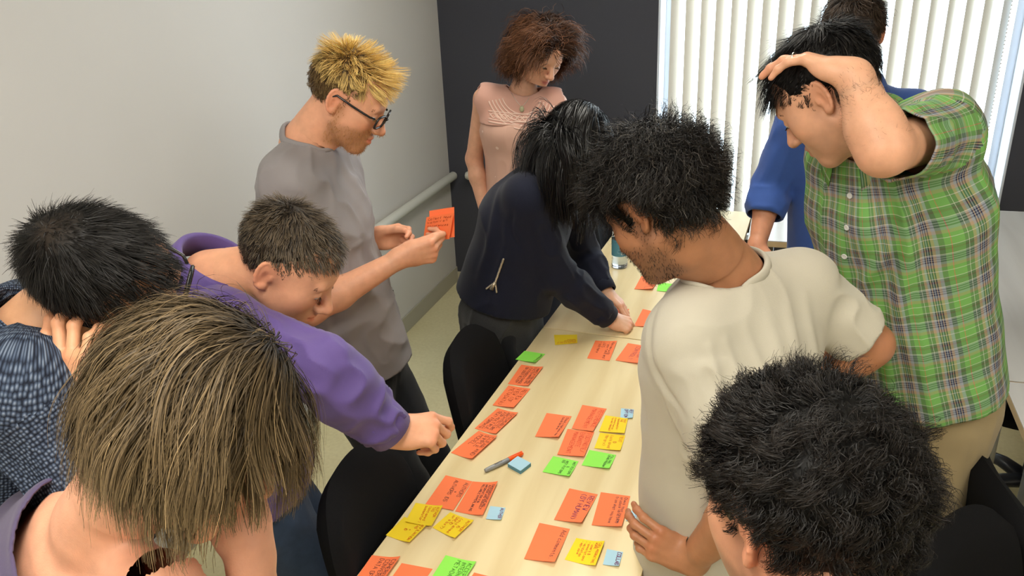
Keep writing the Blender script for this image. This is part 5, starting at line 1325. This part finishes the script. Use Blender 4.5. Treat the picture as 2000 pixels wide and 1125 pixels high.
def zipline(a_, c_, n_):
    for k in range(n_):
        t = k / n_; q = side_pt(a_[0] + (c_[0] - a_[0]) * t, a_[1] + (c_[1] - a_[1]) * t); bmesh.ops.create_icosphere(bm, subdivisions=1, radius=.0042, matrix=Matrix.Translation(q))
zipline((983, 506), (967, 552), 26); zipline((967, 552), (949, 565), 9); zipline((967, 552), (970, 572), 9)
zo = bmobj('zipper', bm, M_zip, sw, smooth=True); zo['kind'] = 'stuff'
tube('zip_pull', [side_pt(967, 550, .006), side_pt(964, 557, .008), side_pt(962, 564, .008)], [.006, .0045, .007], M_zip, sw, n=8)
def skirt(g):
    pv = J['pelvis']; lo = np.array([pv[0], pv[1], .50]) + b.front * .01
    g.ecap(pv, J['waist'] * .62 + pv * .38, b.side, (.165, .122), (.145, .112), .04, 1); g.ecap(lo, pv, b.side, (.208, .150), (.168, .124), .04, 1)
b.cloth('skirt', F_skirt, skirt, [lambda g: halfball(g, np.array([J['pelvis'][0], J['pelvis'][1], .50]), (0, 0, -1.0), .36), lambda g: halfball(g, J['waist'] * .55 + J['pelvis'] * .45, -ax, .22)], folds=[(1, 3.0, 1.2, .012, 3, 'r')], vox=.007, box_=[J['pelvis'], J['waist'], (J['pelvis'][0], J['pelvis'][1], .45)])
b.legs(F_black, F_shoe, [(J['pelvis'] + b.side * .08)[:2], (J['pelvis'] - b.side * .08)[:2]], r=(.075, .05, .034), name='tights')
sb = J['nb']; balls = [(J['rsh'], .078), (J['chest'] * .6 + J['nb'] * .4, .115), (J['nb'], .072), (J['lsh'], .08), (J['rsh'] * .6 + J['rel'] * .4, .068)]
def nflow(p, f_):
    back = (f_ > 1.75)
    v = np.stack([np.sign(p[:, 0]) * .9, np.where(back, -1.0, .25), np.where(f_ < .6, .1, -.7)], 1); v[f_ < .6, 1] = .9; v[f_ < .6, 2] = -.5; return v
hair('hair', b.o, b.H, b.R, .95, dict(n=9500, seg=13, len=lambda p, f_: np.where(f_ < .55, .13, np.where(f_ < 1.3, .27, .34)), flow=nflow, lift=.10, grav=.75, stiff=.9, curl=.006, freq=28, clump=.6, per=34, w=.0026, clear=.010, thick=.014, mess=.10,
     c0=srgb(7, 6, 7), c1=srgb(14, 12, 12), kind='f', balls=balls), 3, M_hair_s)
b.eyes(); b.brows(srgb(25, 20, 20), 4)
# =================================================================== 5 man in green plaid shirt
b = Body('person in a green plaid short-sleeved shirt, hand on top of the head', dict(
    H=P(1616, 180, 1.64), nb=P(1698, 262, 1.70), chest=P(1752, 400, 1.74), pelvis=P(1788, 760, 1.78), lsh=P(1842, 262, 1.64), rsh=P(1650, 302, 1.84),
    lel=P(1726, 292, 1.435), lwr=P(1664, 146, 1.52), rel=P(1668, 480, 1.93), rwr=P(1690, 640, 1.90)),
    D(-.56, .44, -.70), UZ - .05 * LV, 1.02, srgb(222, 168, 136), pside=nrm(-LV * .8 + GV * .6), size=dict(cw=.175, cd=.13, ww=.17, wd=.13, pw=.175, pd=.13, sh=.055, ru=.050, re=.044, rw=.029, nk=(.056, .06)))
b.build(stub=.30, stubcol=srgb(120, 88, 66), hands=dict(l=dict(dir=D(-.56, .68, .20), dorsal=D(.35, -.10, .93), curl=[(18, 22, 12), (20, 24, 12), (22, 26, 14), (26, 28, 16)], spread=(-.08, -.02, .04, .12), thumb=(.9, -.3, .2, .2), vox=.0022, scale=1.05)), red=.3, vox=.0055)
J = b.J; f = lambda g: (b.torso(g, .012), b.tail(g, .012), b.arm(g, 'r', .020, .8), b.arm(g, 'l', .020, .80), g.ecap(J['chest'], J['pelvis'], b.pside, (.165, .13), (.185, .145), .06, 1))
hem = J['pelvis'] + .025 * UZ
sh = b.cloth('shirt', F_plaid, f, [neckcut(b, .066), hem_rem(b, hem, .34)], vox=.0056,
    folds=[(1, 2.2, 1.5, .010, 1, 'r'), (1, 1.2, 6, .006, 2, 'n'), (3, 1.6, 13, .009, 3, 'r'), (2, 1.6, 12, .008, 4, 'r')],
    creases=[(J['lsh'] + b.front * .08 - .08 * UZ, J['chest'] - .18 * UZ, .016, .016, b.front), (J['lsh'] - .14 * UZ, J['waist'] - b.pside * .09, .018, .016, b.front), (J['lsh'] - .1 * UZ, J['pelvis'] - b.pside * .03, .018, .014, b.front), (J['chest'] + b.side * .03, J['pelvis'] + b.pside * .06, .018, .010, b.front)])
collar(b, F_plaid, .068, parent=sh, seed=1)
bp_ = [P(u, v, c) for u, v, c in ((1677, 314, 1.585), (1661, 382, 1.60), (1655, 444, 1.615), (1650, 500, 1.63))]
cs_ = caster(sh); hb_ = [photo_hit(cs_, u, v, .001) for u, v in ((1677, 314), (1661, 382), (1655, 444), (1650, 500), (1648, 560))]
buttons(sh, [h[0] for h in hb_ if h[0] is not None], [h[1] for h in hb_ if h[0] is not None], M_btn, .0065)
b.legs(F_khaki, F_shoe, [P(1905, 1300, 2.05)[:2] * 0 + J['pelvis'][:2] + b.pside[:2] * .1, J['pelvis'][:2] - b.pside[:2] * .1], r=(.105, .075, .065), waist=.15)
w, Rm, hsz = b.k['handfr']['l']; hl_ = b.R @ (w + np.array([0, .09, -.01]) @ Rm - b.H) / b.hs
def ln(p, f_): return np.where(p[:, 2] > .06, .052, .022) * np.where(f_ < .8, 1.25, 1) * np.where(np.linalg.norm(p - hl_, axis=1) < .06, .3, 1)
hair('hair', b.o, b.H, b.R, 1.02, dict(n=8500, len=ln, flow=from_crown((0, -.075, .10)), lift=lambda p, f_: np.where(f_ < .6, .7, .32), grav=.06, stiff=.85, mess=.28, clump=.5, per=26, w=.0015, clear=.007, thick=.012, c0=srgb(12, 10, 10), c1=srgb(26, 23, 22), grey=.02, kind='m'), 5)
b.eyes(); b.brows(srgb(34, 26, 22), 5); 
w, Rm, hsz = b.k['handfr']['l']; rc = w + np.array([.0275, .082, .001]) @ np.stack([Rm[0], Rm[1], Rm[2]]) ; rd = nrm(Rm[1] * .95 - Rm[2] * .3)
rc = w + np.array([.0095, .098, .0]) @ Rm + rd * .018
bm = bmesh.new(); e1 = nrm(np.cross(rd, Rm[2])); e2 = np.cross(rd, e1); tube_mesh(bm, [rc + .0098 * (math.cos(a) * e1 + math.sin(a) * e2) for a in np.linspace(0, 2 * math.pi, 20, endpoint=False)], .0017, 6, closed=True)
bmobj('ring', bm, simple('ring_silver', (.8, .78, .74), .25, 1), b.o, smooth=True)
# forearm hair
rng = np.random.default_rng(4); rt = []; dr = []; fd = nrm(J['lwr'] - J['lel'])
for k in range(900):
    t = rng.random() ** .8; a = rng.uniform(0, 6.28); c = J['lel'] + (J['lwr'] - J['lel']) * t; s1 = nrm(np.cross(fd, UZ)); s2 = np.cross(fd, s1); n_ = math.cos(a) * s1 + math.sin(a) * s2
    rt.append(c + n_ * (.0505 + (.0315 - .0505) * t)); dr.append(n_ * .35 + fd * .3 + rng.normal(0, .5, 3))
strands_on('arm_hair', b.o, np.zeros(3), np.eye(3), 1.0, rt, dr, np.full(900, .012), .0004, srgb(70, 50, 36), 6)

# =================================================================== 6 man in blue shirt
b = Body('person in a blue shirt with rolled sleeves, standing behind the plaid shirt man', dict(
    H=P(1664, 70, 2.56), nb=P(1672, 172, 2.62), chest=P(1655, 290, 2.62), pelvis=P(1640, 570, 2.66), rsh=P(1556, 244, 2.59), lsh=P(1786, 224, 2.60),
    rel=P(1506, 360, 2.64), rwr=P(1478, 485, 2.52), lel=P(1850, 345, 2.64), lwr=P(1840, 480, 2.50)),
    D(-.35, -.75, -.55), UZ, 1.0, srgb(214, 150, 118), pside=-LV, size=dict(cw=.17, cd=.12, ww=.15, wd=.115, sh=.05))
b.build(hands=dict(r=dict(dir=D(.2, -.5, -.8), dorsal=D(-.8, -.3, 0)), l=dict(dir=D(-.2, -.5, -.8), dorsal=D(.8, -.3, 0))), stub=.3)
J = b.J; f = lambda g: (b.torso(g, .012), b.tail(g, .012), b.arm(g, 'r', .017, 1.5, f2=.02), b.arm(g, 'l', .017, 1.5, f2=.02), g.ecap(J['chest'], J['pelvis'], b.pside, (.155, .12), (.175, .135), .06, 1))
sh = b.cloth('shirt', F_blue, f, [neckcut(b, .064), hem_rem(b, J['pelvis'] - .08 * UZ, .34)], folds=[(1, 2.4, 3, .006, 1, 'r'), (2, 1.6, 10, .009, 2, 'r'), (3, 1.6, 10, .008, 3, 'r'), (4, 1.5, 16, .007, 4, 'r')], vox=.0065)
for sd in 'rl':     # rolled cuffs
    d = nrm(J[sd + 'wr'] - J[sd + 'el']); p = J[sd + 'el'] + (J[sd + 'wr'] - J[sd + 'el']) * .33
    bm = bmesh.new(); tube_mesh(bm, [p - d * .042, p - d * .04, p - d * .012, p + d * .03, p + d * .034], [.055, .061, .064, .060, .052], 22, caps=False)
    for v_ in bm.verts: v_.co += v_.normal * .004 * math.sin(v_.co.x * 160 + v_.co.z * 120)
    bmobj('rolled_cuff', bm, F_blue, sh, smooth=True)
collar(b, F_blue, .066, parent=sh)
cs_ = caster(sh); hb_ = [photo_hit(cs_, u, v, .001) for u, v in ((1609, 395), (1607, 446), (1602, 493), (1597, 540))]
buttons(sh, [h[0] for h in hb_ if h[0] is not None], [h[1] for h in hb_ if h[0] is not None], M_btn, .007)
b.legs(F_dkjean, F_shoe, [(J['pelvis'] + b.pside * .1)[:2], (J['pelvis'] - b.pside * .1)[:2]])
hair('hair', b.o, b.H, b.R, 1.0, dict(n=6500, len=lambda p, f_: np.where(p[:, 2] > .06, .05, .022), flow=from_crown((0, -.06, .11)), lift=.45, grav=.05, stiff=.8, mess=.4, clump=.5, curl=.003, freq=120, w=.0018, clear=.008, thick=.014, c0=srgb(30, 22, 17), c1=srgb(74, 58, 45), kind='m'), 6)
b.eyes(); b.brows(srgb(60, 44, 32), 6)

# =================================================================== 4 man in cream T-shirt
b = Body('person in a cream T-shirt with thick dark curly hair, hands on hips beside the table', dict(
    H=P(1288, 400, 1.43), nb=P(1425, 535, 1.465), chest=P(1425, 690, 1.455), pelvis=P(1395, 1070, 1.50), rsh=P(1560, 560, 1.53), lsh=P(1345, 668, 1.36),
    rel=P(1700, 672, 1.52), rwr=P(1600, 735, 1.55), lel=P(1462, 985, 1.235), lwr=P(1352, 1092, 1.325)),
    D(-.58, .56, -.60), UZ + .02 * LV, 1.02, srgb(176, 122, 88), pside=nrm(LV * .72 + GV * .69), size=dict(cw=.17, cd=.12, ww=.155, wd=.12, pw=.165, pd=.125, sh=.054, ru=.048, re=.042, rw=.029, nk=(.056, .062)))
b.build(stub=.55, stubcol=srgb(80, 56, 42), hands=dict(l=dict(dir=D(-.86, .12, .40), dorsal=D(-.25, -.92, .30), curl=[(28, 30, 20), (34, 36, 22), (40, 40, 25), (45, 42, 25)], spread=(-.12, -.02, .08, .2), thumb=(.7, -.25, .2, .3), vox=.002),
    r=dict(dir=D(-.5, .7, -.4), dorsal=D(.4, .6, .5))), vox=.0055, red=.25)
J = b.J; bk = -b.front
f = lambda g: (b.torso(g, .012, k=.05), b.tail(g, .012), b.arm(g, 'r', .020, .85), b.arm(g, 'l', .020, .95), g.ecap(J['chest'], J['pelvis'], b.pside, (.165, .125), (.175, .14), .06, 1))
hem = J['pelvis'] - .02 * UZ
ts = b.cloth('t_shirt', F_cream, f, [neckcut(b, .066, back=-.012), hem_rem(b, hem, .30)], vox=.0052,
    folds=[(1, 1.6, 4, .006, 1, 'n'), (1, 1.4, 7, .006, 7, 'r'), (2, 1.4, 13, .007, 2, 'r'), (3, 1.4, 12, .008, 3, 'r')],
    creases=[(J['lsh'] + bk * .04 + .03 * UZ + b.side * k_, J['waist'] * q_ + J['pelvis'] * (1 - q_) + b.side * m_, w_, a_, nrm(bk + .35 * -b.side)) for k_, q_, m_, w_, a_ in
        ((.0, 1.0, -.06, .010, .011), (.035, 1.0, -.01, .010, .010), (.075, .9, .03, .012, .009), (.12, .9, .07, .014, .009), (.18, 1.0, .10, .014, .010), (.26, 1.0, .13, .014, .009))]
        + [(J['lsh'] - b.side * .01 + .05 * UZ - bk * .05, J['lsh'] + bk * .06 - .10 * UZ, .009, -.008, -b.side)])
b.neckband(F_cream, ts, .072)
b.legs(F_dkjean, F_shoe, [(J['pelvis'] + b.pside * .1)[:2], (J['pelvis'] - b.pside * .1)[:2]])
hair('hair', b.o, b.H, b.R, 1.02, dict(n=12500, seg=8, len=lambda p, f_: np.where(p[:, 2] > .03, .072, .048) * np.where((f_ > 1.15) & (f_ < 2.05) & (p[:, 2] < .056), .28, 1), flow=from_crown((0, -.05, .11)), lift=1.25, grav=.10, stiff=.5, curl=.0055, freq=170, clump=.55, per=30, w=.0012, clear=.012, thick=.036, mess=.6,
     c0=srgb(8, 7, 7), c1=srgb(32, 27, 23), grey=.05, var=.4, kind='side'), 4)
b.eyes(); b.brows(srgb(30, 24, 20), 7); b.beard(srgb(40, 30, 24), 1500, .0042, 3)

# =================================================================== 10 man in purple shirt
b = Body('person in a purple shirt with short greying hair, leaning in and reaching over the table', dict(
    H=P(565, 515, 1.59), nb=P(412, 545, 1.63), chest=P(400, 680, 1.64), pelvis=P(490, 930, 1.68), rsh=P(440, 645, 1.49), lsh=P(462, 575, 1.80),
    rel=P(628, 722, 1.40), rwr=P(764, 842, 1.44), lel=P(500, 770, 1.95), lwr=P(520, 930, 1.86)),
    D(.84, -.18, -.68), UZ + .05 * LV, 1.02, srgb(222, 162, 128), size=dict(cw=.17, cd=.125, ww=.155, wd=.12, nk=(.058, .062), ru=.048, re=.042, rw=.029))
b.build(stub=.35, stubcol=srgb(130, 96, 74), hands=dict(r=dict(dir=D(.93, .12, -.10), dorsal=D(-.02, -.50, .86), curl=[(35, 40, 25), (58, 62, 40), (64, 66, 42), (66, 66, 42)], thumb=(.12, -.40, .15, .2), spread=(-.03, 0, .03, .06), vox=.0022)), red=.4)
J = b.J; f = lambda g: (b.torso(g, .013), b.tail(g, .013), b.arm(g, 'r', .020, 1.95, f2=.019), b.arm(g, 'l', .020, 1.95, f2=.019), g.ecap(J['chest'], J['pelvis'], b.side, (.165, .125), (.17, .135), .06, 1))
sh = b.cloth('shirt', F_purple, f, [neckcut(b, .066, back=.008), hem_rem(b, J['pelvis'] + .0 * UZ, .28)], vox=.0056,
    folds=[(1, 1.6, 5, .008, 1, 'r'), (2, 1.6, 16, .012, 2, 'r'), (4, 1.6, 15, .012, 4, 'r'), (3, 1.5, 10, .007, 3, 'r')])
d = nrm(J['rwr'] - J['rel']); p = J['rel'] + (J['rwr'] - J['rel']) * .86
tube('cuff', [p - d * .03, p - d * .029, p, p + d * .029, p + d * .030], [.044, .0505, .0505, .049, .044], F_purple, sh, n=22, caps=False)
collar(b, F_purple, .073, parent=sh, gap=.5, stand=.042, fall=.055, lift=.012, tilt=nrm(.7 * nrm(b.H - J['nb']) + .8 * UZ))
b.legs(F_denim, F_shoe, [(J['pelvis'] + b.side * .1 + b.front * .05)[:2], (J['pelvis'] - b.side * .1 + b.front * .02)[:2]], r=(.098, .07, .06))
hair('hair', b.o, b.H, b.R, 1.02, dict(n=9000, len=lambda p, f_: np.where(p[:, 2] > .065, .030, np.where(p[:, 2] > .02, .014, .007)), flow=from_crown((0, -.06, .11)), lift=lambda p, f_: np.where(f_ < .8, 1.0, .6), grav=.02, stiff=.8, mess=.35, clump=.4, w=.0015, clear=.004, thick=.008, c0=srgb(46, 38, 30), c1=srgb(104, 90, 72), grey=.08, kind='m'), 10)
b.eyes(); b.brows(srgb(84, 62, 46), 8)

# =================================================================== 9 man at the left in knitted sweater
b = Body('person in a blue-grey knitted sweater and glasses with short black hair, hand on cheek', dict(
    H=P(212, 542, 1.16), nb=P(70, 655, 1.15), chest=P(20, 800, 1.20), pelvis=P(60, 1180, 1.32), rsh=P(40, 775, 1.02), lsh=P(60, 640, 1.34),
    rel=P(215, 1000, .98), rwr=P(172, 812, 1.015), lel=P(170, 860, 1.42), lwr=P(330, 900, 1.30)),
    D(.87, .06, -.44), D(.32, -.64, .68), 1.02, srgb(206, 152, 116), size=dict(cw=.165, cd=.12, ww=.15, wd=.115, nk=(.056, .062), ru=.048, re=.042, rw=.028))
b.build(hands=dict(r=dict(dir=D(-.22, .28, .92), dorsal=D(-.35, -.88, .22), curl=[(16, 24, 14), (18, 28, 14), (22, 32, 16), (28, 36, 18)], spread=(-.22, -.06, .06, .2), thumb=(.8, -.35, .2, .2), vox=.002)), red=.35, stub=.5, stubcol=srgb(70, 50, 40))
J = b.J; f = lambda g: (b.torso(g, .022), b.tail(g, .022), b.arm(g, 'r', .024, 1.8, f2=.022), b.arm(g, 'l', .024, 1.95, f2=.02), g.ecap(J['chest'], J['pelvis'], b.side, (.17, .13), (.17, .135), .06, 1))
sw = b.cloth('sweater', F_knit, f, [neckcut(b, .068, back=-.005), hem_rem(b, J['pelvis'] - .03 * UZ, .28)], vox=.0058, folds=[(1, 1.6, 5, .009, 1, 'r'), (2, 1.5, 9, .010, 2, 'r'), (4, 1.5, 10, .008, 4, 'r')])
collar(b, F_knit, .072, parent=sw, gap=.4)
b.legs(F_dkjean, F_shoe, [(J['pelvis'] + b.side * .1)[:2], (J['pelvis'] - b.side * .1)[:2]])
hair('hair', b.o, b.H, b.R, 1.02, dict(n=11000, len=lambda p, f_: np.where(p[:, 2] > .055, .034, .018) * np.where(np.linalg.norm(p - np.array([-.01, -.065, .105]), axis=1) < .034, .35, 1) * np.where((f_ < .5) & (p[:, 2] < .09), 1.3, 1), flow=from_crown((0, -.075, .10)), lift=lambda p, f_: np.where(f_ < .45, 1.1, .30), grav=.0, stiff=.85, mess=.25, clump=.4, w=.0011, clear=.004, thick=.007, c0=srgb(9, 8, 7), c1=srgb(24, 20, 17), kind='m', capdark=1.0, bald=((.0, -.068, .100), .034, (.020, .014, .010))), 9)
b.eyes(); b.brows(srgb(26, 20, 18), 9); b.glasses(M_frame)

# =================================================================== 8 woman at the bottom left
b = Body('person with chin-length light brown hair hanging down, in a wide-necked purple top', dict(
    H=P(388, 815, .81), nb=P(205, 1010, .86), chest=P(120, 1180, .90), pelvis=np.array([-.98, .44, .93]), rsh=P(330, 1165, .74), lsh=P(85, 1030, 1.02),
    rel=P(505, 1310, .76), rwr=P(488, 1075, .815), lel=P(160, 1300, 1.10), lwr=P(380, 1330, 1.0)),
    D(.75, .10, -.72), D(.6, .42, .68), .97, srgb(222, 162, 132), pside=nrm(D(.4, -.85, 0)), size=dict(cw=.145, cd=.105, ww=.13, wd=.10, pw=.165, pd=.12, sh=.042, ru=.041, re=.036, rw=.025, nk=(.050, .058)))
b.build(hands=dict(r=dict(dir=D(-.10, .25, .95), dorsal=D(.7, -.6, .1), curl=[(62, 75, 45)] * 4, thumb=(.3, -.4, .5, .5), vox=.0022, scale=.95)), vox=.0052)
J = b.J; f = lambda g: b.torso(g, .009)
b.cloth('top', F_violet, f, [lambda g: g.cap(J['nb'] - nrm(J['nb'] - J['chest']) * .01, J['nb'] + UZ * .1 + LV * .04, .112, .14, k=.004, op='s'), hem_rem(b, J['pelvis'] - .05 * UZ, .28), lambda g: g.cap(J['nb'] - UZ * .02, J['rsh'] + b.side * .06 - UZ * .03, .105, .12, k=.004, op='s'), lambda g: g.cap(J['lsh'] - b.side * .035, J['lsh'] - b.side * .045 - UZ * .07, .045, k=.004, op='s')], vox=.005, folds=[(1, 1.6, 6, .004, 1, 'r')])
b.legs(F_dkjean, F_shoe, [(J['pelvis'] + b.pside * .09)[:2], (J['pelvis'] - b.pside * .09)[:2]])
balls = [(J['nb'], .082), (J['rsh'], .07)]
def bflow(p, f_): v = p - np.array([.012, -.005, .118]); v[:, 2] -= .02; v[:, 1] -= .03; return v
hair('hair', b.o, b.H, b.R, .97, dict(n=15000, seg=11, len=lambda p, f_: np.where(p[:, 2] > .02, .19, np.where(p[:, 2] > -.03, .12, .08)) * np.where(f_ < 1.3, .72, 1), flow=bflow, lift=.05, grav=.35, stiff=.9, curl=.007, freq=34, clump=.5, per=60, w=.0015, clear=.011, thick=.017, mess=.14,
     c0=srgb(40, 32, 22), c1=srgb(126, 106, 76), var=.36, kind='f', balls=balls), 8)
b.eyes(); b.brows(srgb(80, 60, 40), 10)

# =================================================================== 7 man at the bottom right
b = Body('person with short dark curly hair seen from behind, close to the camera at bottom right', dict(
    H=P(1572, 978, .66), nb=np.array([.06, .56, 1.395]), chest=np.array([.08, .50, 1.22]), pelvis=np.array([.10, .42, .93]), rsh=np.array([.22, .57, 1.32]), lsh=np.array([-.10, .47, 1.32]),
    rel=np.array([.27, .60, 1.03]), rwr=np.array([.20, .74, .88]), lel=np.array([-.15, .50, 1.03]), lwr=np.array([-.10, .66, .88])),
    D(-.36, .88, -.28), UZ, 1.02, srgb(208, 150, 118), size=dict(nk=(.056, .06)))
b.build(stub=.4, red=.4)
J = b.J; f = lambda g: (b.torso(g, .012), b.tail(g, .012), b.arm(g, 'r', .018, .8), b.arm(g, 'l', .018, .8))
b.cloth('t_shirt', F_dkjean, f, [neckcut(b, .066), hem_rem(b, J['pelvis'], .28)], vox=.008, folds=[(1, 1.6, 5, .006, 1, 'r')])
b.legs(F_black, F_shoe, [(J['pelvis'] + b.side * .1)[:2], (J['pelvis'] - b.side * .1)[:2]])
hair('hair', b.o, b.H, b.R, 1.02, dict(n=15000, seg=8, len=lambda p, f_: np.where(p[:, 2] > .03, .036, .024), flow=from_crown((0, -.06, .10)), lift=.55, grav=.06, stiff=.5, curl=.006, freq=230, clump=.72, per=42, w=.00085, clear=.010, thick=.018, mess=.5,
     c0=srgb(8, 7, 6), c1=srgb(30, 24, 20), var=.3, kind='side'), 7)
b.eyes(); b.brows(srgb(30, 24, 20), 11)
